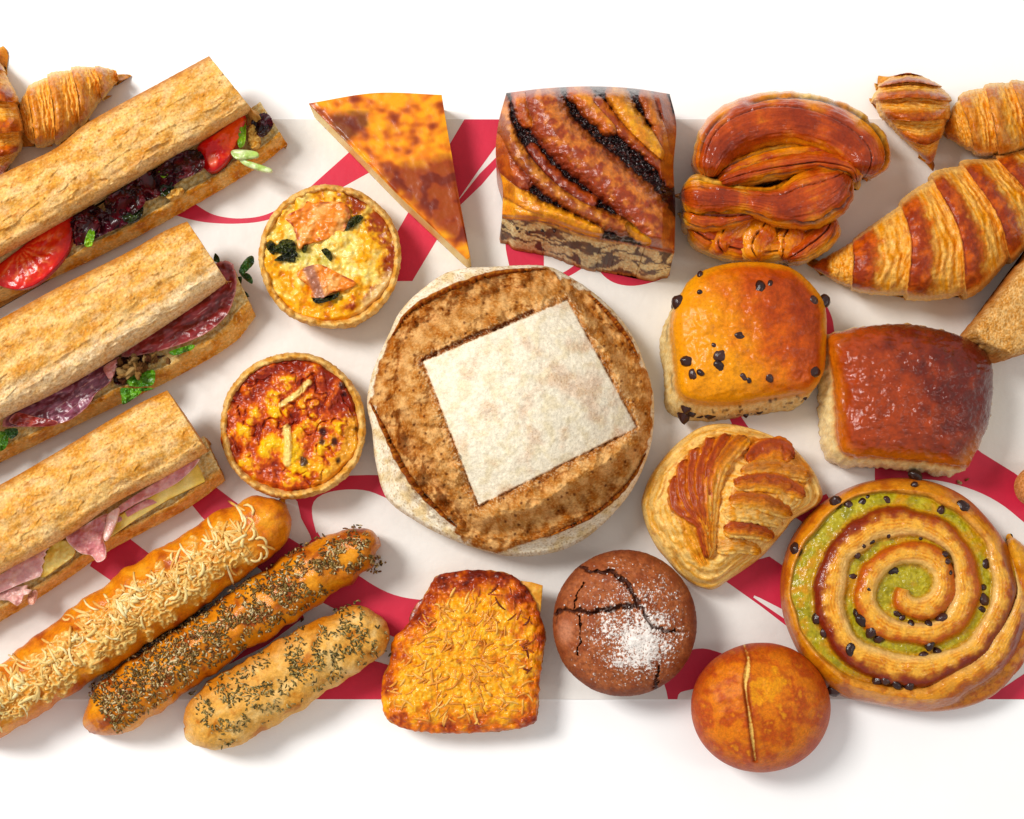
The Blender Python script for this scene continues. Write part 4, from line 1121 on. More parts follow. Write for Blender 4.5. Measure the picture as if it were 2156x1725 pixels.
# ------------------------------------------------------------------ croissants
def croissant(name, label, ribs, h, seed, dark=0.75, group='croissants', nu_per=46, nv=130, mesh=None, zb=0.0):
    k = len(ribs)
    src = [catmull(r, 9) for r in ribs]
    def sc(r, f):
        c0 = r[4]; return [tuple(c0 + (p - c0) * f) for p in r]
    def between(i, f):
        p0 = src[max(i - 1, 0)]; p3 = src[min(i + 2, k - 1)]
        p1, p2 = src[i], src[i + 1]
        if i == 0: p0 = 2 * p1 - p2
        if i + 2 > k - 1: p3 = 2 * p2 - p1
        return 0.5 * (2 * p1 + (p2 - p0) * f + (2 * p0 - 5 * p1 + 4 * p2 - p3) * f ** 2 + (3 * p1 - p0 - 3 * p2 + p3) * f ** 3)
    new = []; us = []
    for i in range(k - 1):
        new.append(sc(between(i, 0.0), 1.05 if i else 1.0)); us.append(i + 0.0)
        for f, s_ in ((0.16, 1.055), (0.4, 1.03), (0.7, 0.99), (0.965, 0.955)):
            new.append(sc(between(i, f), s_ if not (i == k - 2 and f > 0.9) else 1.0)); us.append(i + f)
    new.append(sc(src[-1], 1.0)); us.append(k - 1.0)
    us = np.array(us)
    def band(U5, V):
        U = np.interp(U5, np.arange(len(us)), us)
        bi = np.floor(np.minimum(U, k - 1 - 1e-6)); t = U - bi
        step = t > 0.965
        tt = np.where(step, 1 - (t - 0.965) / 0.035, t / 0.965)
        bi = np.where(step, np.minimum(bi + 1, k - 2), bi)
        return U, bi, np.clip(tt, 0, 1)
    def zf(U5, V, X, Y):
        U, bi, t = band(U5, V)
        hh = np.interp(U, np.arange(k), h)
        w = np.clip(1 - np.abs(2 * V - 1) ** 2.3, 0, 1) ** 0.5
        st = (0.0050 * (1 - sm(0.0, 0.95, t)) + 0.0022 * np.sin(np.clip(t / 0.45, 0, 1) * math.pi)) * np.where(bi > 0, 1, 0) - 0.0030 * sm(0.45, 1.0, t)
        lines = 0.0008 * np.sin(t * 34 + 4 * fbm(V * 4, U * 2, 2, seed)) * sm(0.42, 0.6, t)
        n = fbm(X / 30, Y / 30, 3, seed + 1)
        return hh * 0.42 + (hh * 0.58 * w + (st + lines) * sm(0.0, 0.2, np.minimum(V, 1 - V)) ** 0.5 + 0.0012 * n) * np.clip(np.minimum(V, 1 - V) * 30, 0, 1)
    nseg = len(us) - 1
    par = []
    for i in range(nseg):
        m_ = 5 if i % 5 == 4 else (5 if i % 5 == 0 else nu_per // 3)
        par += list(i + np.linspace(0, 1, m_, endpoint=False))
    par.append(nseg)
    g = loft(new, 0, nv, zf, zb, 6, lambda s: -0.010 * s * s, upar=np.array(par) / nseg, lin=True)
    g.U, bi_, t = band(g.U, g.V)
    x, y = g.px()
    n = fbm(x / 26, y / 26, 4, seed + 2); m = fbm(t * 14 + 0.4 * n, g.V * 5, 3, seed + 3)
    g.displace(0.0005 * fbm(x / 8, y / 8, 2, seed + 8))
    mid = np.clip(1 - np.abs(2 * g.V - 1) ** 2, 0, 1)
    c = mix('e2a045', 'f0c47a', sm(-0.2, 0.5, m + 0.2))
    br = (1 - sm(0.30, 0.60, t + 0.20 * n)) * sm(0.0, 0.35, mid)
    c = mix(c, 'c8661a', min(1, dark * 1.25) * br)
    c = mix(c, '86300e', dark * br * sm(-0.35, 0.45, n + 0.15))
    c = mix(c, 'b86a24', 0.55 * sm(0.2, 0.6, m) * sm(0.4, 0.6, t))
    c = mix(c, 'f0d498', 0.6 * sm(0.3, 0.0, mid))
    c = mix(c, 'd89a4c', 0.7 * sm(0.2, 1, g.D))
    g.paint(c, 0.40 - 0.1 * br)
    return put(g, name, M['flaky'], label=label, cat='croissant', group=group)
croissant('croissant', 'large golden croissant with dark glazed bands above the brioche bun',
    [[(1713, 557), (1712, 562), (1714, 566)], [(1797, 505), (1798, 555), (1795, 608)], [(1897, 427), (1920, 510), (1911, 625)], [(1962, 372), (2022, 490), (2036, 622)],
     [(2026, 344), (2100, 450), (2130, 548)], [(2096, 330), (2160, 400), (2200, 470)], [(2170, 310), (2220, 345), (2260, 400)], [(2262, 312), (2270, 330), (2280, 345)]],
    [0.012, 0.040, 0.056, 0.062, 0.058, 0.048, 0.034, 0.014], 141)
croissant('croissant', 'pale croissant tip beside the knot bun at the top right edge',
    [[(1948, 338), (1958, 343), (1966, 338)], [(1905, 293), (1950, 305), (1980, 292)], [(1866, 250), (1935, 255), (1996, 250)], [(1842, 212), (1920, 205), (2000, 212)], [(1850, 182), (1916, 172), (1980, 182)], [(1880, 160), (1912, 154), (1942, 160)]],
    [0.014, 0.036, 0.048, 0.048, 0.038, 0.014], 142, dark=0.6, nu_per=30, nv=90)
croissant('croissant', 'golden yellow croissant lying against the top right corner',
    [[(1986, 268), (1992, 280), (2000, 292)], [(2020, 205), (2040, 262), (2052, 320)], [(2075, 182), (2092, 255), (2104, 326)], [(2130, 172), (2155, 240), (2175, 306)], [(2200, 175), (2225, 215), (2245, 260)], [(2270, 180), (2280, 200), (2290, 215)]],
    [0.014, 0.040, 0.050, 0.048, 0.036, 0.014], 143, dark=0.35, nu_per=30, nv=90)
croissant('croissant', 'browned croissant end in the top left corner',
    [[(12, 358), (4, 366), (-8, 366)], [(38, 318), (-4, 330), (-50, 322)], [(46, 275), (-20, 280), (-80, 262)], [(36, 215), (-25, 210), (-90, 200)], [(10, 150), (-30, 140), (-80, 148)], [(-22, 105), (-36, 102), (-50, 105)]],
    [0.014, 0.036, 0.046, 0.044, 0.034, 0.014], 144, dark=0.65, nu_per=30, nv=90)
croissant('croissant', 'flaky pale croissant half hidden behind the tomato baguette',
    [[(34, 240), (38, 262), (46, 280)], [(56, 190), (66, 248), (74, 306)], [(100, 160), (112, 230), (116, 300)], [(150, 145), (164, 205), (168, 264)], [(200, 140), (210, 175), (214, 208)], [(244, 148), (248, 160), (250, 170)]],
    [0.012, 0.030, 0.036, 0.036, 0.028, 0.012], 145, dark=0.3, nu_per=30, nv=90)

# ------------------------------------------------------------------ buns
tc = thing('chocolate_chip_bun', 'square golden bun studded with chocolate chips', 'bun', (1575, 715))
def bunz(z0, h, p, seed, amp=0.0015):
    def f(U, V, X, Y):
        return z0 + h * np.clip(1 - U ** p, 0, 1) ** 0.6 + amp * fbm(X / 40, Y / 40, 3, seed) * np.clip((1 - U) * 8, 0, 1)
    return f
OC = [(1490, 566), (1562, 552), (1637, 556), (1682, 574), (1725, 619), (1739, 655), (1740, 727), (1734, 784), (1708, 822), (1660, 832), (1603, 840), (1535, 849), (1467, 845), (1432, 825), (1422, 750), (1416, 670), (1445, 600)]
g = disc(OC, 100, 340, bunz(0.040, 0.022, 3.4, 151, 0.0022), 0.0, 10, lambda s: 0.001 * math.sin(3.1 * s) - 0.002 * s * s, flare=lambda nx, ny: 0.011 * np.clip(-0.9 * ny - 0.55 * nx, 0, 1))
x, y = g.px()
n = fbm(x / 40, y / 40, 4, 152); m = fbm(x / 10, y / 10, 3, 153)
g.displace(0.0010 * fbm(x / 14, y / 14, 3, 154) * (g.D > 0) + 0.00025 * m)
tl = np.clip(0.5 + 0.45 * ((x - 1590) / 130 - 0.55 * (y - 715) / 130) + 0.16 * n, 0, 1.2)
c = mix('eaa434', 'c8681a', sm(0.15, 0.75, tl)); c = mix(c, '8e3a10', 0.85 * sm(0.55, 1.15, tl + 0.1 * n) * sm(1.02, 0.8, g.U))
c = mix(c, 'e4a83c', 0.8 * sm(0.90, 1.0, g.U + 0.03 * n))
crumb = mix('f0dcaa', 'e0bf80', sm(-0.3, 0.5, fbm(x / 8, y / 8, 3, 155)))
crumb = mix(crumb, 'd08c3c', 0.8 * sm(0.25, 0.05, g.D)); crumb = mix(crumb, '4a2010', 0.9 * sm(0.35, 0.6, fbm(x / 16, g.P[:, 2] / 0.010, 3, 156)))
c = np.where((g.D > 0.05)[:, None], crumb, c)
g.paint(c, np.where(g.D > 0.05, 0.8, 0.30)); put(g, 'dough', M['glaze'], tc)
hmc = hmap([g])
chipm = [lump_mesh('chocolate_chip', M['chip'], c_, 0.22, i + 11, 0.8, 0.16) for i, c_ in enumerate(['34140e', '40201a', '2a100c'])]
Z6 = conv(0.2257, 1377, 524)
def chips(parent, hm, pts, conv_, seed, sink=0.3):
    r_ = np.random.default_rng(seed)
    for k, (zx, zy, r) in enumerate(pts):
        (p,) = conv_((zx, zy)); rad = r * S
        z = float(hm(np.array([p[0]]), np.array([p[1]]))[0])
        place(chipm[k % 3], 'chocolate_chip', parent, W(p[0], p[1], max(z - sink * rad, rad * 0.7)), (r_.normal() * .3, r_.normal() * .3, r_.uniform(0, 6)), (rad * r_.uniform(1.0, 1.25), rad * r_.uniform(0.8, 1.0), rad))
chips(tc, hmc, [(800, 815, 15), (615, 1000, 15), (610, 1090, 11), (320, 1050, 15), (370, 1170, 12), (430, 1150, 9), (1475, 1150, 15), (1480, 490, 11), (1590, 490, 13), (230, 500, 15), (1075, 1205, 9),
                (985, 360, 13), (1080, 330, 8), (830, 1195, 9), (880, 1225, 6), (430, 240, 7), (560, 905, 6), (430, 410, 7)], Z6, 5, sink=0.6)
for zx, zy, r, zz in ((1000, 1490, 11, .010), (850, 1520, 10, .009), (175, 1000, 9, .02), (225, 1250, 9, .02), (165, 860, 8, .018), (560, 1500, 19, .014), (610, 1435, 14, .026), (300, 1440, 18, .026), (275, 1530, 19, .012), (335, 1490, 15, .018), (760, 1510, 14, .012), (450, 1530, 12, .012), (1140, 1375, 8, .03), (1400, 1370, 8, .03), (175, 700, 11, .022), (200, 560, 10, .026)):
    (p,) = Z6((zx, zy)); place(chipm[0], 'chocolate_chip', tc, W(p[0], p[1], zz), (0.3, 0.2, zx), (r * S * 1.3, r * S * .7, r * S * .7))

OB = [(1750, 706), (1813, 690), (1867, 683), (1936, 686), (2008, 703), (2056, 724), (2085, 757), (2091, 811), (2083, 883), (2068, 925), (2050, 960), (2030, 984), (1965, 974), (1850, 964), (1788, 960), (1764, 926), (1756, 811), (1746, 740)]
g = disc(OB, 110, 360, bunz(0.040, 0.026, 3.2, 161, 0.0020), 0.0, 12, lambda s: 0.003 * math.sin(3.1 * s), flare=lambda nx, ny: 0.003 * np.clip(-nx - ny, 0, 1))
x, y = g.px()
n = fbm(x / 45, y / 45, 4, 162); m = fbm(x / 12, y / 12, 3, 163)
dimp = np.zeros(len(x))
for bx, by, br_ in ((1957, 728, 20), (1935, 758, 12), (1965, 858, 22), (1925, 840, 14), (1890, 845, 20), (1860, 870, 18), (1990, 900, 12), (1940, 905, 16), (1995, 825, 12)):
    dimp += sm(br_, 0, np.hypot(x - bx, y - by)) * np.sign(math.sin(bx * 1.7 + by))
g.displace(np.where(g.D > 0, 0.0022 * fbm(x / 16, y / 16, 4, 164), 0.0009 * dimp + 0.0007 * fbm(x / 17, y / 11, 3, 165) + 0.00025 * m))
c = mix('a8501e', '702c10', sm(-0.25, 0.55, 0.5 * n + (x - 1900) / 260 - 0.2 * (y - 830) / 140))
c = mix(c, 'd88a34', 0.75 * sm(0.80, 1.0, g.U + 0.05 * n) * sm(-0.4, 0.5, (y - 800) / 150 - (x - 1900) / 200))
crumb = mix('f6e4b4', 'ead09a', sm(-0.3, 0.5, fbm(x / 9, y / 9, 3, 166)))
crumb = mix(crumb, 'd0862c', 0.7 * sm(0.14, 0.03, g.D)); crumb = mix(crumb, 'c88a40', 0.5 * sm(0.85, 1, g.D))
c = np.where((g.D > 0.04)[:, None], crumb, c)
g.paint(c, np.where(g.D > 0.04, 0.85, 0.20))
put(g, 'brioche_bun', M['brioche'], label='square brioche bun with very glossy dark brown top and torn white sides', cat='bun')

# scored bun at the bottom edge
def sbz(U, V, X, Y):
    d, t, sd = dline(X, Y, [(1566, 1358), (1576, 1388), (1572, 1420), (1570, 1450), (1580, 1520), (1590, 1600)], 20)
    return 0.028 + 0.034 * np.clip(1 - U ** 2.4, 0, 1) ** 0.6 - 0.0030 * sm(7, 2, d) * sm(1.0, 0.9, U) + 0.0015 * sm(40, 4, d) * sm(1, 0.85, U) + 0.0010 * fbm(X / 40, Y / 40, 3, 174) * np.clip((1 - U) * 8, 0, 1)
g = disc(circle(1602, 1490, 147, 137, 40, 0.01, 3), 100, 300, sbz, 0.0, 6, lambda s: -0.016 * s * s)
x, y = g.px()
n = fbm(x / 34, y / 34, 4, 171); m = fbm(x / 6, y / 6, 3, 172)
d, t, sd = dline(x, y, [(1566, 1358), (1576, 1388), (1572, 1420), (1570, 1450), (1580, 1520), (1590, 1600)], 20)
c = mix('d8882a', 'b85c18', sm(-0.3, 0.4, n)); c = mix(c, 'ecac40', 0.8 * sm(0.1, 0.5, n - 0.2 + 0.7 * sm(60, 10, np.hypot(x - 1620, (y - 1450) * .8))))
c = mix(c, 'a8480f', 0.7 * sm(0.75, 1.0, g.U)); c = mix(c, '8e3c10', 0.6 * sm(12, 5, d)); c = mix(c, 'f0d088', sm(1.6, -0.6, d - 5.0 * np.exp(-((y - 1418) / 26) ** 2) - 3 * np.exp(-((y - 1540) / 40) ** 2) + 1.5 * m))
c = mix(c, 'c86e20', 0.35 * sm(0.1, 0.5, m))
g.paint(c, 0.4); put(g, 'scored_bun', M['soft'], label='round orange brown bun with one pale score line at the bottom edge', cat='bun')

# ------------------------------------------------------------------ apple turnover
Z7 = conv(0.2256, 1332.5, 876)
OT = Z7((90, 830), (120, 690), (170, 570), (250, 450), (350, 330), (480, 210), (650, 105), (850, 75), (1050, 105), (1230, 160), (1400, 235), (1520, 320), (1620, 430), (1700, 540), (1745, 640), (1770, 740), (1730, 820), (1640, 880), (1500, 960), (1420, 1060), (1320, 1180), (1210, 1300), (1080, 1400), (900, 1520), (760, 1610), (640, 1595), (540, 1545), (430, 1460), (320, 1330), (230, 1220), (140, 1040))
IZ = lambda x, y: ((x - 1332.5) / 0.2256, (y - 876) / 0.2256)
FAN = [(390, 480), (480, 380), (590, 290), (720, 190), (880, 165), (1060, 175), (1230, 210), (1100, 280), (950, 370), (840, 480), (770, 600), (735, 800), (735, 1000), (750, 1250), (720, 1400), (620, 1420), (540, 1330), (470, 1160), (410, 900), (385, 680)]
SLT = [(1060, 480), (1150, 370), (1280, 280), (1400, 250), (1540, 350), (1640, 470), (1700, 560), (1620, 700), (1500, 880), (1420, 1020), (1320, 1180), (1150, 1290), (900, 1290), (850, 1120), (850, 1010), (890, 800), (930, 690), (960, 580)]
def tfields(X, Y):
    zx, zy = IZ(X, Y)
    fan = sdpoly(zx, zy, FAN); sl = sdpoly(zx, zy, SLT)
    ang = np.arctan2(zx - 760, 1560 - zy)
    ph = (ang + 0.30) / 0.14 + 0.25 * fbm(X / 50, Y / 50, 2, 185)
    fr = ph - np.floor(ph)
    ridge = np.where(fr < 0.62, np.sin(np.clip(fr / 0.62, 0, 1) * math.pi), -0.35)
    ys = zy - np.clip(zx - 1050, 0, 900) * 0.28 * np.clip((zy - 380) / 350, -0.3, 1) - 25 * np.sin((zx - 900) / 280)
    hs_ = np.interp(ys, [400, 470, 540, 580, 590, 600, 690, 700, 740, 775, 785, 835, 845, 1000, 1010, 1020, 1110, 1120, 1220, 1300], [.5, .8, .8, .5, .1, 1, .8, .1, .25, .2, 1, .8, .35, .25, .0, 1, .85, .2, .3, 0])
    bs_ = np.interp(ys, [400, 480, 530, 545, 595, 600, 630, 680, 695, 775, 785, 830, 845, 1005, 1015, 1030, 1100, 1115, 1240, 1300], [1, .9, .5, .05, .05, .9, .7, .5, 0, 0, .8, .55, .05, .05, .9, 1, .7, .1, .2, .3])
    return zx, zy, fan, sl, ridge, hs_, bs_, fr
def tz(U, V, X, Y):
    zx, zy, fan, sl, rg, hs_, bs_, fr = tfields(X, Y)
    e = np.clip((1 - U) * 9, 0, 1)
    val = sm(120, 20, dline(zx, zy, [(1150, 300), (900, 480), (800, 700), (760, 950), (760, 1250)])[0])
    layers = 0.0011 * np.sin(U * 60 + 6 * fbm(V * 8, U, 2, 180)) * sm(0.66, 0.85, U)
    return 0.018 + 0.034 * np.clip(1 - U ** 2.0, 0, 1) ** 0.75 + e * (0.0018 * rg * (0.7 + 0.6 * fbm(X / 40, Y / 40, 2, 186)) * sm(0, -50, fan) + 0.0015 * hs_ * sm(10, -30, sl) - 0.006 * val + 0.0026 * fbm(X / 28, Y / 28, 3, 181)) + layers
g = disc(OT, 150, 420, tz, 0.0, 8, lambda s: 0.0008 * math.sin(16 * s) - 0.004 * s * s, centre=(1540, 1062))
x, y = g.px()
zx, zy, fan, sl, rg, hs_, bs_, fr = tfields(x, y)
n = fbm(x / 22, y / 22, 4, 182); m = fbm(x / 7, y / 7, 3, 183)
c = mix('f3d08e', 'e6b260', sm(-0.2, 0.5, fbm(g.U * 26 + 0.4 * n, g.V * 16, 3, 184)))
c = mix(c, 'd08c3c', 0.5 * sm(0.2, 0.6, n))
f_ = sm(6, -20, fan + 14 * m)
c = mix(c, 'e4a448', f_ * 0.85)
c = mix(c, '96400f', 0.35 * f_ * sm(0.15, 0.6, rg + 0.2 * n) * sm(1350, 900, zy + 120 * n))
s_ = sm(4, -14, sl + 10 * m)
c = mix(c, 'c8701c', 0.35 * s_ * sm(0.3, 0.75, bs_ + 0.15 * n)); c = mix(c, '9a4412', 0.25 * s_ * sm(0.7, 0.98, bs_ + 0.12 * n)); c = mix(c, 'f2d296', 0.75 * s_ * sm(0.28, 0.1, bs_))
c = mix(c, 'e0a860', 0.5 * sm(0, 1, g.D) + 0.0 * m)
c = mix(c, 'c27a2c', 0.6 * sm(0.3, 0.7, np.sin(g.D * 20) * 0.5 + 0.5 * m) * (g.D > 0))
g.paint(c, 0.38)
tt = thing('apple_turnover', 'flaky heart shaped turnover with fanned slits and browned ridges', 'pastry', (1540, 1062))
put(g, 'pastry_shell', M['flaky'], tt)
hmt_ = hmap([g])
def slat(pts, w, h, seed, brown, tip=14):
    p = Z7(*pts); c_ = catmull(p, 8)
    ww = np.interp(np.linspace(0, 1, 8), np.linspace(0, 1, len(w)), w)
    lift = hmt_(c_[:, 0], c_[:, 1]); lift = np.convolve(np.pad(lift, 1, mode='edge'), [0.25, 0.5, 0.25], 'valid') - 0.0035
    q_ = [(a_, b_, w_, l_) for (a_, b_), w_, l_ in zip(c_, ww, lift)]
    g = strand(q_, 70, 26, h, tip0=tip, tip1=tip, zbase=0.022, zeq=0.55, power=2.6, tuck=0.0)
    low = g.D > 0                                   # walls end just inside the shell
    xs, ys = g.px(); g.P[low, 2] = np.maximum(g.P[low, 2], hmt_(xs[low], ys[low]) - 0.004)
    x, y = g.px(); n = fbm(x / 16, y / 16, 3, seed); e = np.abs(2 * g.V - 1)
    g.displace(0.0009 * n + 0.0005 * np.sin(g.V * 20 + 3 * n))
    c = mix('f3d492', 'e0a24a', sm(-0.3, 0.5, n)); c = mix(c, 'd08028', brown * sm(1.0, 0.6, g.V + 0.25 * n)); c = mix(c, 'a04a14', brown * 0.9 * sm(0.68, 0.28, g.V + 0.35 * n) * sm(0.0, 0.12, g.V))
    g.paint(c, 0.32); put(g, 'pastry_slat', M['flaky'], tt)
for i_, (e1, e2) in enumerate([((430, 820), (430, 560)), ((500, 720), (505, 410)), ((580, 640), (620, 300)), ((660, 560), (765, 205)), ((740, 520), (910, 180)), ((800, 500), (1060, 195))]):
    slat([(700 + 8 * i_, 1330 - 10 * i_), (620 + 22 * i_, 1000), e1, e2], [7, 13, 18, 19], 0.0085, 301 + i_, 1.0 if i_ < 5 else 0.7)
for i_, (pp_, w_, br_) in enumerate([([(1070, 430), (1180, 360), (1330, 320), (1500, 400)], [16, 27, 30, 22], 1.0), ([(1010, 520), (1250, 490), (1470, 520), (1650, 570)], [14, 19, 19, 14], 0.55),
        ([(945, 640), (1200, 615), (1430, 660), (1600, 760)], [16, 21, 21, 15], 0.9), ([(900, 790), (1130, 790), (1330, 850), (1480, 930)], [15, 20, 19, 13], 0.75),
        ([(850, 900), (1080, 910), (1250, 950), (1400, 1010)], [15, 19, 18, 12], 0.2), ([(850, 1060), (1050, 1060), (1200, 1090), (1310, 1140)], [16, 19, 17, 11], 0.95), ([(780, 1230), (950, 1215), (1080, 1230), (1190, 1270)], [15, 17, 14, 9], 0.3)]):
    slat(pp_, w_, 0.0085, 321 + i_, br_)

# ------------------------------------------------------------------ pistachio swirl
Z8 = conv(0.2864, 1632, 988)
ts = thing('pistachio_swirl', 'large coiled pastry swirl with green pistachio cream and chocolate chips', 'pastry', (1900, 1245))
SC = Z8((1010, 905))[0]
# ridge radius against turning angle (0 = up, growing anticlockwise), in enlargement units
_sp = [(-0.80, 40), (-0.5, 130), (-0.25, 235), (0.0, 300), (0.25, 335), (0.5, 325), (0.75, 400), (1.0, 525), (1.25, 620), (1.5, 580), (1.75, 660), (2.0, 800), (2.25, 935), (2.5, 770), (2.75, 830), (3.0, 1080), (3.5, 1250)]
_tA = np.linspace(-0.80, 3.4, 700); _rA = catmull([(a, b) for a, b in _sp], 3000)
_rA = np.interp(_tA, _rA[:, 0], _rA[:, 1]) * 0.2864
def spiral(X, Y):
    X, Y = X + 10 * fbm(X / 110, Y / 110, 2, 198), Y + 10 * fbm(X / 110, Y / 110, 2, 199)
    dx, dy = X - SC[0], SC[1] - Y
    r = np.hypot(dx, dy); th = np.arctan2(-dx, dy) / (2 * math.pi)
    best = np.full(X.shape, 1e9); tt = np.zeros(X.shape); sg = np.zeros(X.shape)
    for k in range(-1, 4):
        t = th + k
        rr = np.interp(t, _tA, _rA, left=-500, right=5000)
        d = np.abs(r - rr); m = d < best
        best = np.where(m, d, best); tt = np.where(m, t, tt); sg = np.where(m, r - rr, sg)
    return best, tt, sg, r
def swidth(t):
    return np.interp(t, [-0.8, -0.5, 0, 0.5, 1.0, 1.25, 1.5, 1.75, 2.0, 2.25, 2.5, 3], [20, 26, 24, 22, 28, 34, 30, 24, 20, 13, 26, 30])
def sz(U, V, X, Y):
    d, t, sg, r = spiral(X, Y)
    w = swidth(t) * (1 + 0.10 * fbm(X / 70, Y / 70, 2, 189))
    q = np.clip(d / w, 0, 2.5)
    rg = np.clip(1 - q ** 2.4, -0.4, 1)
    dome = np.clip(1 - (r / 262) ** 2, 0, 1)
    n = fbm(X / 24, Y / 24, 3, 191); m = fbm(X / 8, Y / 8, 3, 192)
    return 0.020 + 0.012 * np.clip(1 - U ** 6, 0, 1) ** 0.5 + 0.006 * dome + np.clip((1 - U) * 10, 0, 1) * (np.where(rg > 0, 0.0085 * np.sqrt(np.clip(rg, 0, 1)), 0.002 * rg) + 0.0010 * n + np.where(q > 1, 0.0005 * m, 0.00022 * np.sin(sg * 0.95 + 4 * n) * (0.4 + 0.8 * n)))
OS = Z8((60, 900), (75, 720), (120, 560), (200, 420), (330, 280), (480, 180), (640, 110), (800, 78), (950, 68), (1110, 85), (1280, 140), (1430, 230), (1560, 360), (1660, 490), (1750, 640), (1810, 800), (1870, 930), (1890, 1080), (1870, 1250), (1810, 1420), (1700, 1580), (1560, 1690), (1350, 1760), (1100, 1780), (880, 1750), (680, 1710), (520, 1670), (380, 1580), (250, 1440), (150, 1260), (85, 1080))
g = disc(OS, 200, 560, sz, 0.0, 8, lambda s: 0.002 * math.sin(3 * s) - 0.006 * s * s, centre=SC)
x, y = g.px()
d, t, sg, r = spiral(x, y); w = swidth(t) * (1 + 0.10 * fbm(x / 70, y / 70, 2, 189)); q = d / w
n = fbm(x / 26, y / 26, 4, 193); m = fbm(x / 8, y / 8, 3, 194)
lay = np.sin(sg * 0.95 + 4.0 * n) * (0.4 + 0.8 * n)
dough_c = mix('ecb862', 'da9440', sm(-0.3, 0.6, lay * 0.6 + n)); dough_c = mix(dough_c, 'b8601e', 0.9 * sm(-0.1, 0.8, sg / w + 0.4 * n)); 
dough_c = mix(dough_c, '80300c', 0.92 * sm(0.0, 0.75, sg / w + 0.35 * n) * sm(0.75, 1.15, t))
dough_c = mix(dough_c, 'efd39c', 0.65 * sm(-0.3, -0.9, sg / w))
outer = sm(1.75, 1.95, t) * sm(2.75, 2.45, t)
dough_c = mix(dough_c, 'd08a34', 0.7 * outer); dough_c = mix(dough_c, 'a85a1c', 0.55 * outer * sm(0.0, 0.5, n))
n2 = fbm(x / 55, y / 55, 3, 196)
gc = mix('aca038', 'c8bc58', sm(-0.5, 0.7, 0.6 * m + 0.6 * n)); gc = mix(gc, '7a7a22', 0.5 * sm(0.1, 0.8, -n2 - 0.2 * m)); gc = mix(gc, 'd09a36', 0.8 * sm(0.0, 0.6, n2 + 0.15 * n)); gc = mix(gc, 'c88e30', 0.6 * sm(1.35, 1.0, q))
low = sm(60, 190, (y - 1246) + 0.5 * (x - 1900)) * sm(150, 190, r)
gc = mix(gc, 'c07a28', 0.9 * low); gc = mix(gc, '9a4e18', 0.6 * low * sm(0, 0.5, m + n))
left = sm(-170, -215, (x - 1898)) * sm(-0.1, 0.4, n + 0.15)
gc = mix(gc, 'd89a34', 0.6 * left)
k = sm(0.92, 1.08, q + 0.08 * m)
c = dough_c * (1 - k[:, None]) + gc * k[:, None]
c = mix(c, 'b86e24', 0.8 * sm(0.955, 1.0, g.U + 0.02 * n)); c = mix(c, 'a0561c', 0.6 * sm(0.0, 0.4, g.D))
g.paint(c, np.where(k > 0.5, 0.38, 0.30)); put(g, 'coil', M['knot'], ts)
hms = hmap([g])
chips(ts, hms, [(445, 245, 13), (540, 270, 12), (640, 245, 9), (680, 205, 5), (820, 230, 10), (1030, 50, 14), (1020, 120, 9), (1210, 310, 11), (1375, 275, 14), (155, 590, 14), (565, 790, 10), (710, 535, 6), (650, 565, 5),
               (605, 635, 7), (870, 750, 13), (1545, 690, 13), (1530, 955, 13), (1515, 1030, 9), (1525, 870, 8), (1225, 1100, 13), (1130, 1140, 9), (890, 1060, 10), (930, 1090, 8), (1140, 1285, 13), (1190, 1340, 10), (1090, 1370, 9),
               (640, 1110, 13), (710, 1190, 13), (765, 1240, 12), (600, 1060, 9), (310, 1095, 13), (360, 1205, 10), (550, 1325, 13), (755, 1550, 13), (815, 1550, 11), (890, 1580, 11), (985, 1590, 11), (430, 1630, 13), (690, 885, 4),
               (1240, 630, 10), (1265, 680, 8), (1000, 1140, 8), (835, 490, 5), (1070, 505, 5), (1290, 760, 5), (2, 2, 0.01)][:-1], Z8, 8, sink=0.55)
# tail end of the coil, tucked along its right side
g = strand([(2095, 1425, 30), (2130, 1370, 34), (2160, 1290, 34), (2160, 1210, 30), (2140, 1160, 20), (2128, 1130, 10)], 120, 60, 0.030, tip0=40, tip1=30)
x, y = g.px(); n = fbm(x / 22, y / 22, 4, 197)
g.displace(0.001 * n)
c = mix('d8963c', 'b06420', sm(-0.3, 0.4, n)); c = mix(c, 'ecb85c', 0.6 * sm(1230, 1160, y))
g.paint(c, 0.35); put(g, 'coil_tail', M['glaze'], ts)

# ------------------------------------------------------------------ sourdough boule
SQ = [(891, 762), (1194, 632), (1340, 900), (1008, 1064)]
BROWN = [(790, 800), (800, 760), (826, 703), (865, 652), (930, 612), (1000, 585), (1060, 570), (1146, 563), (1165, 578), (1205, 597), (1218, 612), (1241, 616), (1290, 665), (1325, 707), (1348, 750), (1372, 820), (1372, 896), (1360, 950), (1338, 1000), (1300, 1045), (1240, 1090), (1160, 1128), (1100, 1145), (1040, 1165), (990, 1145), (953, 1122), (962, 1108), (920, 1075), (872, 1024), (835, 968), (806, 905), (778, 845), (786, 828)]
OBL = [(776, 845), (790, 775), (824, 698), (842, 660), (880, 618), (950, 572), (1050, 562), (1146, 561), (1200, 585), (1245, 615), (1290, 655), (1328, 705), (1352, 760), (1371, 820), (1373, 890), (1360, 958), (1320, 1039), (1248, 1115), (1183, 1152), (1110, 1165), (1044, 1160), (953, 1130), (880, 1093), (818, 1046), (795, 975), (786, 900)]
def bl_fields(X, Y):
    w = 9 * fbm(X / 26, Y / 26, 4, 201)
    sq = sdpoly(X + 0.14 * w, Y + 0.14 * w, SQ)
    br = sdpoly(X + w, Y - w, BROWN)
    return sq, br
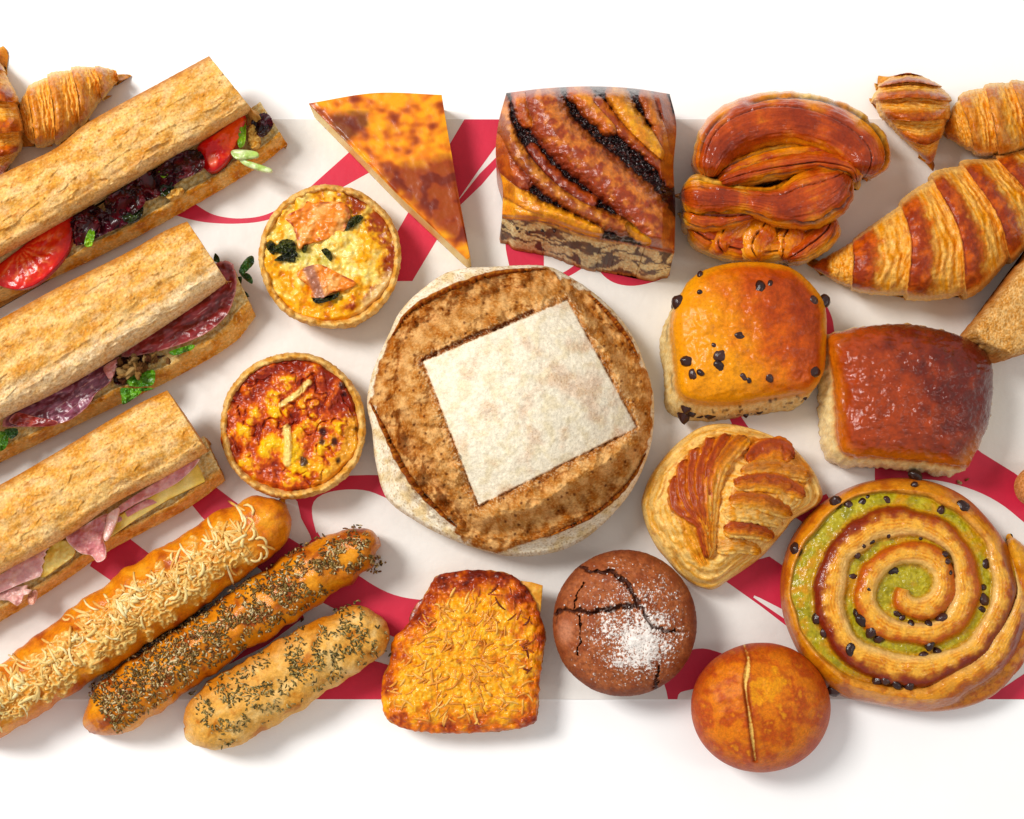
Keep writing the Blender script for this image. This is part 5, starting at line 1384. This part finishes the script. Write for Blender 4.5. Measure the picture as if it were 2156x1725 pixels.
def blz(U, V, X, Y):
    sq, br = bl_fields(X, Y)
    n = fbm(X / 45, Y / 45, 4, 202); m = fbm(X / 14, Y / 14, 3, 203)
    z = 0.030 + 0.056 * np.clip(1 - U ** 2.0, 0, 1) ** 0.80
    e = np.clip((1 - U) * 12, 0, 1)
    inside = sm(2, -3, sq)
    ringpos = np.clip(sq / np.maximum(sq - br, 1), 0, 1)            # 0 at the square, 1 at the ear
    brown = (sq > 0) & (br < 0)
    rp = np.clip(ringpos + 0.10 * n, 0, 1)
    an = np.degrees(np.arctan2(Y - 860, X - 1085))            # 0 right, 90 down, 180 left
    lw = np.interp(an, [-180, -150, -120, -85, -70, -50, -20, 10, 40, 60, 90, 105, 130, 165, 180], [0.5, 0.9, 1.0, 0.9, 0.15, 0.6, 0.1, 0.1, 0.6, 0.8, 0.5, 0.3, 1.0, 1.0, 0.5])
    fur = np.where(brown, 0.0035 * np.exp(-((rp - 0.28) / 0.18) ** 2) - 0.0110 * lw * np.exp(-((rp - 0.62) / 0.15) ** 2) + 0.0045 * lw * sm(0.78, 0.95, rp) + 0.0070 * (ridged(X / 52, Y / 52, 3, 204) - 0.6) - 0.0022 * np.exp(-(sq / 3.5) ** 2), 0)
    bul = 0.0110 * np.exp(-((dline(X, Y, [(1030, 1085), (1110, 1070), (1190, 1030), (1290, 965), (1345, 935)])[0]) / 20) ** 2)
    dark = 0.0040 * sm(8, 1, dline(X, Y, [(893, 757), (990, 712), (1060, 685), (1120, 658)])[0]) * (sq > 0)
    lip = 0.0020 * sm(10, 2, np.abs(sq)) * (sq < 0)
    return z + e * (fur + bul - dark + 0.0006 * inside - lip * 0 + np.where(brown, 0.0042 * n + 0.0012 * m, 0.0010 * n) + np.where(br > 0, -0.009 * sm(0, 26, br) - 0.002 * sm(0, 4, br), 0))
g = disc(OBL, 210, 640, blz, 0.0, 10, lambda s: 0.004 * math.sin(3.1 * s) - 0.012 * s * s, centre=(1085, 860), edge=1.1)
x, y = g.px(); sq, br = bl_fields(x, y)
n = fbm(x / 30, y / 30, 4, 205); m = fbm(x / 9, y / 9, 3, 206); f = fbm(x / 3.6, y / 3.6, 2, 207)
g.displace(np.where((sq > 0) & (br < 0), 0.0007 * m + 0.0002 * f, 0.00025 * m))
ringpos = np.clip(sq / np.maximum(sq - br, 1), 0, 1)
c = mix('bd8850', 'e2b884', sm(-0.3, 0.5, -n + 0.25 * m)); c = mix(c, 'b06c30', 0.75 * sm(0.05, 0.7, n * 0.8 + 0.35 * m + 0.55 * sm(0.6, 1.0, ringpos) - 0.05))
fib = fbm(np.arctan2(y - 850, x - 1090) * 26, ringpos * 2.5, 4, 210)
c = mix(c, '8a5020', 0.3 * sm(0.1, 0.7, fib)); c = mix(c, 'e8c694', 0.3 * sm(0.1, 0.7, -fib)); c = mix(c, '9a5e26', 0.35 * np.exp(-((ringpos - 0.72) / 0.12) ** 2) * sm(-0.4, 0.3, n + m))
an = np.degrees(np.arctan2(y - 860, x - 1085)); lw = np.interp(an, [-180, -150, -120, -85, -70, -50, -20, 10, 40, 60, 90, 105, 130, 165, 180], [0.5, 0.9, 1.0, 0.9, 0.15, 0.6, 0.1, 0.1, 0.6, 0.8, 0.5, 0.3, 1.0, 1.0, 0.5])
c = mix(c, '7a4018', 0.75 * lw * sm(0.88, 1.0, ringpos + 0.06 * m)); c = mix(c, 'e6c490', 0.4 * sm(0.15, 0.5, f))
c = mix(c, '7c4018', 0.45 * sm(0.2, 0.6, -f) * sm(-0.2, 0.4, m))
dk = sm(8, 2, dline(x, y, [(885, 768), (893, 757), (990, 712), (1060, 685), (1120, 656)])[0] + 3 * m) * (sq > 0)
c = mix(c, '5a2012', 0.85 * dk)
hd, hid = cells(x / 26, y / 26, 208)
c = mix(c, '5e2c12', 0.8 * sm(0.16, 0.06, hd) * (hid > 0.6))
ed = sm(14, 2, sq) * (sq > 0)
c = mix(c, 'a05c26', 0.5 * ed)
# flour on the square and on the outer skin
fl = mix('f2e9d6', 'eadec4', sm(-0.2, 0.5, n)); spk = sm(0.22, 0.5, f + 0.25 * n - 0.05)
pt = sm(-0.05, 0.5, 0.8 * fbm(x / 60, y / 60, 3, 209) + 0.25 * sm(150, 40, np.hypot(x - 1240, y - 800)) + 0.3 * sm(50, 10, np.hypot(x - 935, y - 765)) - 0.1)
fl = mix(fl, 'b08258', 0.5 * spk * (0.06 + 0.95 * pt)); fl = mix(fl, 'd4b096', 0.45 * pt)
for ck in ([(1170, 985), (1178, 1012), (1176, 1030)], [(1140, 1008), (1148, 1040), (1156, 1058)], [(1112, 1018), (1120, 1040)], [(1195, 1010), (1200, 1030)]):
    fl = mix(fl, '8a6a48', 0.75 * sm(1.8, 0.8, dline(x, y, ck, 8)[0] + 0.8 * m))
fo = mix('f2e8d4', 'e4d0aa', sm(-0.2, 0.5, n)); fo = mix(fo, 'b08a58', 0.6 * sm(0.05, 0.5, f + 0.5 * m - 0.1))
fo = mix(fo, 'b08048', 0.5 * sm(0.2, 0.8, g.D) * sm(-0.3, 0.3, m))
ksq = sm(1.2, -1.2, sq + 2.2 * f)
c = c * (1 - ksq[:, None]) + fl * ksq[:, None]
dust = sm(0.1, 0.5, f + 0.4 * m) * sm(26, 2, sq) * (sq > 0)
c = mix(c, 'ecdcc0', 0.55 * dust)
kb = sm(-1.5, 1.5, br)
kb = np.where(g.D > 0.10, np.maximum(kb, 0.9), kb)
kb = np.where(sq < 0, 0, kb)
c = c * (1 - kb[:, None]) + fo * kb[:, None]
g.paint(c, 0.8)
tbo = thing('sourdough_boule', 'large round sourdough loaf with floured square scored in its brown crust', 'bread', (1080, 862))
put(g, 'loaf', M['boule'], tbo)
hmbo = hmap([g])
# crisp lifted ears along the scores
def ear(pts, lean, seed, h=0.013, wdt=12):
    cv = catmull(pts, 110)
    tg = np.gradient(cv, axis=0); tg /= np.linalg.norm(tg, axis=1)[:, None]
    nr = np.stack([-tg[:, 1], tg[:, 0]], -1) * lean
    t = np.linspace(0, 1, 110); tp = np.sin(np.clip(t, 0.02, 0.98) * math.pi) ** 0.5
    k = (1 + 0.5 * fbm(t * 14, t * 0, 3, seed))
    base = hmbo(cv[:, 0], cv[:, 1])
    rows = []
    for (o, z) in ((-wdt, -0.003), (-wdt * 0.4, 0.0018), (0.5, 0.0045), (wdt * 0.45, 0.0030), (wdt * 0.6, -0.001), (wdt * 0.6, -0.006)):
        p = cv + nr * (o * k * tp)[:, None]
        rows.append(W(p[:, 0], p[:, 1], base + z * tp * k * h / 0.008))
    P = np.stack(rows, 1).reshape(-1, 3)
    q_ = orient_up(P, grid_quads(110, 6))
    g = G(P, q_, None, None, None, [])
    x, y = g.px(); r_ = np.tile(np.arange(6), 110)
    c = mix('8a4a1c', 'b87a3c', sm(-0.3, 0.5, fbm(x / 8, y / 8, 3, seed + 1)))
    c = np.where((r_ >= 4)[:, None], L('e2cfae'), c)
    g.paint(c, 0.7); put(g, 'crust_ear', M['boule'], tbo)
ear([(826, 706), (862, 656), (930, 615), (1000, 588), (1060, 573), (1148, 566)], 1 if False else -1, 211)
ear([(1240, 618), (1288, 668), (1322, 712), (1345, 755)], -1, 212, 0.010, 9)
ear([(780, 848), (808, 905), (838, 968), (874, 1024), (922, 1075), (958, 1108)], 1, 213)
ear([(1360, 955), (1336, 1000), (1298, 1046), (1240, 1090), (1160, 1128)], 1 if False else -1, 214, 0.009, 8)

# ------------------------------------------------------------------ cheese toast
Z9 = conv(0.3368, 786, 1145)
tq = thing('cheese_toast', 'toasted sandwich under browned grated cheese at the bottom edge', 'toast', (975, 1400))
OTo = [(904, 1235), (921, 1212), (975, 1203), (1028, 1201), (1072, 1209), (1110, 1238), (1132, 1280), (1143, 1315), (1150, 1340), (1142, 1390), (1135, 1440), (1134, 1490), (1122, 1524), (1060, 1540), (960, 1544), (870, 1538), (816, 1516), (805, 1478), (806, 1430), (820, 1395), (828, 1350), (858, 1315), (885, 1270)]
g = disc(OTo, 40, 260, lambda U, V, X, Y: 0.020 + 0 * U, 0.0, 5, lambda s: -0.004 * s)
x, y = g.px(); n = fbm(x / 16, y / 16, 3, 221)
g.displace(0.001 * n); g.paint(mix('d8a050', 'a8662a', sm(-0.3, 0.5, n)), 0.7); put(g, 'bread_slice', M['crumb'], tq)
slab(tq, 'cheese_slice', [(1085, 1222), (1120, 1226), (1143, 1233), (1141, 1256), (1138, 1290), (1110, 1300), (1080, 1260)], 0.023, 0.003, 'cheese', lambda x, y, g: mix('d89a40', 'eab860', sm(-0.3, 0.5, fbm(x / 12, y / 12, 3, 4))), 0.4, 0.001, 30, 14, nr=12, nt=80, smooth=False)
slab(tq, 'ham_edge', [(862, 1300), (880, 1268), (895, 1262), (890, 1300), (868, 1325)], 0.020, 0.004, 'meat', lambda x, y, g: mix('8a3a20', 'b86a3c', sm(-0.3, 0.5, fbm(x / 9, y / 9, 3, 4))), 0.4, 0.001, 30, 15, nr=10, nt=60)
def toz(U, V, X, Y):
    n = fbm(X / 24, Y / 24, 4, 223); r = ridged(X / 20 + n * 0.6, Y / 26, 3, 224)
    return 0.025 + 0.009 * np.clip(1 - U ** 5, 0, 1) ** 0.6 + (0.0026 * n + 0.0014 * (r - 0.6)) * np.clip((1 - U) * 14, 0.1, 1) + 0.0014 * sm(0.8, 0.95, U) * n
OT2 = [(a + 1.5 * math.sin(i * 2.1), b + 1.5 * math.cos(i * 1.7)) for i, (a, b) in enumerate(OTo)]
OT2 = [tuple(p) for p in (lambda b: b + (b - b.mean(0)) * (0.022 * fbm(np.arange(160) * 0.55, np.zeros(160), 3, 225))[:, None])(catmull(OT2, 160, True))]
g = disc(OT2, 150, 420, toz, 0.019, 3, lambda s: -0.002 * s)
x, y = g.px(); n = fbm(x / 44, y / 44, 4, 226); m = fbm(x / 9, y / 12, 3, 227); r = ridged(x / 20 + fbm(x / 24, y / 24, 4, 223) * 0.6, y / 26, 3, 224)
ed = sm(0.55, 1.0, g.U + 0.10 * n) * (0.55 + 0.45 * sm(1420, 1220, y))
br = 0.5 * n + 0.26 * m + 1.0 * ed - 0.2 * (r - 0.6) - 0.06
c = mix('f0ae3c', 'f6c868', sm(-0.3, 0.4, m)); c = mix(c, 'd87c1e', 0.9 * sm(0.0, 0.45, br)); c = mix(c, 'a04412', 0.9 * sm(0.38, 0.8, br)); c = mix(c, '5e1e0a', 0.85 * sm(0.75, 1.15, br))
for bx, by, b_ in ((1015, 1357, 15), (1018, 1387, 13), (950, 1362, 12), (965, 1395, 10), (1062, 1332, 10)):
    c = mix(c, 'a4501a', 0.7 * sm(b_, b_ * .3, np.hypot(x - bx, y - by) + 5 * m))
g.paint(c, 0.30); put(g, 'melted_cheese', M['custard'], tq)
hmt = hmap([g]); its = []
for k in range(300):
    th = rng.uniform(0, 6.28); rr = math.sqrt(rng.uniform(0.02, 1)) * 1.0
    a_, b_ = 975 + 168 * rr * math.cos(th), 1395 + 192 * rr * math.sin(th)
    if sdpoly(np.array([a_]), np.array([b_]), OTo)[0] > -22: continue
    edge_ = rr > 0.78 and b_ < 1420
    its.append((a_, b_, th + rng.normal() * 0.7, rng.uniform(14, 46), rng.uniform(1.6, 2.8), rng.normal() * 0.8, rng.choice(['8a3810', 'b4561a', '6e260c'] if edge_ else ['e8a040', 'f0b858', 'd8882a', 'e49434']), rng.uniform(-0.7, 0.1)))
bits('grated_cheese_strands', M['custard'], its, tq, hmt)

# ------------------------------------------------------------------ chocolate muffin
tm = thing('chocolate_muffin', 'cracked round chocolate muffin dusted with icing sugar', 'muffin', (1315, 1313))
CR = [Z9((1262, 148), (1330, 160), (1400, 172), (1500, 190), (1580, 245), (1630, 310), (1652, 390)), Z9((1135, 432), (1200, 420), (1300, 428), (1420, 415), (1550, 392), (1652, 392), (1700, 450), (1750, 510), (1810, 545), (1880, 545)),
      Z9((1790, 760), (1775, 830), (1765, 930)), Z9((1250, 400), (1275, 320), (1320, 240)), Z9((1280, 450), (1300, 540), (1290, 640), (1285, 700))]
CW = [6.0, 6.5, 4.0, 2.0, 2.0]
def mcr(X, Y):
    v = np.zeros(X.shape)
    w = 4 * fbm(X / 7, Y / 7, 3, 231)
    X, Y = X + 7 * fbm(X / 22, Y / 22, 3, 238), Y + 7 * fbm(X / 22, Y / 22, 3, 239)
    for cv, cw in zip(CR, CW):
        v = np.maximum(v, sm(cw, cw * 0.3, dline(X, Y, cv, 26)[0] + w * 0.6))
    return v
def muz(U, V, X, Y):
    z = 0.034 + 0.026 * np.clip(1 - U ** 2.6, 0, 1) ** 0.6
    pl = np.zeros(X.shape)
    d, t, sd = dline(X, Y, CR[1], 26)
    return z - 0.0045 * mcr(X, Y) + 0.0018 * sd * sm(40, 4, d) * sm(0, 5, d) * (U < 0.95) + 0.0014 * fbm(X / 30, Y / 30, 3, 232) * np.clip((1 - U) * 10, 0, 1)
g = disc(circle(1315, 1313, 152, 155, 44, 0.012, 8), 150, 420, muz, 0.0, 10, lambda s: -0.004 * sm(0, 0.2, s) - 0.016 * s)
x, y = g.px(); n = fbm(x / 30, y / 30, 4, 233); m = fbm(x / 8, y / 8, 3, 234)
g.displace(0.0003 * m)
cv = mcr(x, y)
c = mix('b0704a', '965636', sm(-0.3, 0.5, n)); c = mix(c, '7c4026', 0.5 * sm(0.1, 0.6, m - n)); c = mix(c, 'cc9478', 0.7 * sm(26, 8, np.hypot((x - 1190) * 1.1, (y - 1330) * 0.7)))
c = mix(c, '6a3018', 0.5 * sm(0.85, 1.0, g.U)); c = mix(c, '4a2214', 0.9 * cv)
den = 0.42 * np.exp(-(((x - 1352) / 55) ** 2 + ((y - 1358) / 46) ** 2)) + 0.62 * np.exp(-(((x - 1335) / 120) ** 2 + ((y - 1325) / 125) ** 2)) + 0.30 * fbm(x / 30, y / 30, 3, 236)
den *= sm(0.97, 0.85, g.U) * sm(1190, 1230, x + 0.2 * (y - 1300))
grain = fbm(x / 6.0, y / 6.0, 3, 237, 0.8) * 0.75 + 0.5
sug = sm(0.98, 1.25, den + grain * 0.95) * (1 - 0.6 * cv)
c = mix(c, 'f6f0ea', 0.95 * sug)
g.displace(0.0005 * sug)
g.paint(c, 0.6 + 0.3 * sug); put(g, 'sponge', M['muffin'], tm)
hmm = hmap([g]); its = []
sgm = []
for k in range(120):
    a_, b_ = 1335 + rng.normal() * 66, 1335 + rng.normal() * 70
    if math.hypot(a_ - 1315, b_ - 1313) > 136: continue
    its.append((a_, b_, rng.uniform(0, 6), rng.uniform(1.5, 3.5), rng.uniform(1.0, 2.0), 0.0, rng.choice(['f8f4f0', 'efe6de', 'fbfaf8']), rng.uniform(0.1, 0.6)))
bits('icing_sugar', M['crumb'], its, tm, hmm, segs=3, sides=5)

# ------------------------------------------------------------------ loaf and roll cut by the right edge
LO = [[(2043, 700), (2050, 712), (2062, 722)], [(2088, 648), (2108, 690), (2128, 748)], [(2156, 557), (2190, 630), (2215, 720)], [(2230, 480), (2285, 560), (2320, 640)]]
def loz(U, V, X, Y):
    return 0.050 + 0.010 * np.clip(1 - np.abs(2 * V - 1) ** 4, 0, 1) ** 0.5 * sm(-0.2, 0.35, U) + 0.0012 * fbm(X / 26, Y / 26, 3, 241) - 0.006 * sm(0.25, 0.0, U)
g = loft(LO, 140, 90, loz, 0.0, 8, lambda s: 0.002 * math.sin(3 * s) - 0.004 * s * s, lin=True)
x, y = g.px(); n = fbm(x / 24, y / 24, 4, 242); f = fbm(x / 4, y / 4, 2, 243)
g.displace(0.0006 * fbm(x / 9, y / 9, 2, 244))
c = mix('dfb47a', 'cf9a58', sm(-0.3, 0.5, n)); c = mix(c, 'a2682e', 0.55 * sm(0.1, 0.5, f)); c = mix(c, 'f0d9ae', 0.5 * sm(0.1, 0.5, -f)); c = mix(c, 'a8662a', 0.65 * sm(0.0, 0.3, g.D + 0.1 * n))
g.paint(c, 0.7); put(g, 'crusty_loaf', M['crust'], label='corner of a floury crusty loaf cut off by the right edge', cat='bread')
g = disc(circle(2206, 1024, 66, 52, 30, 0.01, 4), 40, 160, lambda U, V, X, Y: 0.020 + 0.022 * np.clip(1 - U ** 2.5, 0, 1) ** 0.6, 0.0, 5, lambda s: -0.008 * s * s)
x, y = g.px(); f = fbm(x / 4, y / 4, 2, 246)
c = mix('e0a878', 'c88a50', sm(-0.4, 0.5, f)); g.paint(c, 0.65)
put(g, 'bread_roll', M['crust'], label='sliver of a pale brown roll at the right edge beside the pistachio swirl', cat='bread roll')

# ------------------------------------------------------------------ loose crumbs on the paper
cm = [lump_mesh('bread_crumb', M['crumb'], c_, 0.7, 31 + i, 0.7, 0.6) for i, c_ in enumerate(['c88a44', '8a4a20', 'e8cc90'])]
for k, (a_, b_, r_, lab) in enumerate([(66, 378, 3.5, 'tiny dark crumb on the paper beside the tomato baguette'), (2077, 402, 3, 'tiny crumb on the paper above the large croissant'),
        (2020, 1016, 5, 'largest pale crumb fallen from the glossy brioche bun'), (2036, 1010, 4, 'small crumb fallen by the lower right corner of the brioche bun'),
        (636, 1305, 4, 'small dark crumb between the two herb breadsticks'), (970, 1140, 3, 'tiny crumb below the sourdough loaf')]):
    p = W(a_, b_, r_ * S * 0.6)
    o = bpy.data.objects.new('bread_crumb', cm[k % 3]); scene.collection.objects.link(o)
    o.location = p; o.rotation_euler = (0.3 * k, 0.5 * k, k); o.scale = (r_ * S * 1.3, r_ * S, r_ * S * 0.8)
    tag(o, lab, 'crumb', 'loose crumbs on the paper')
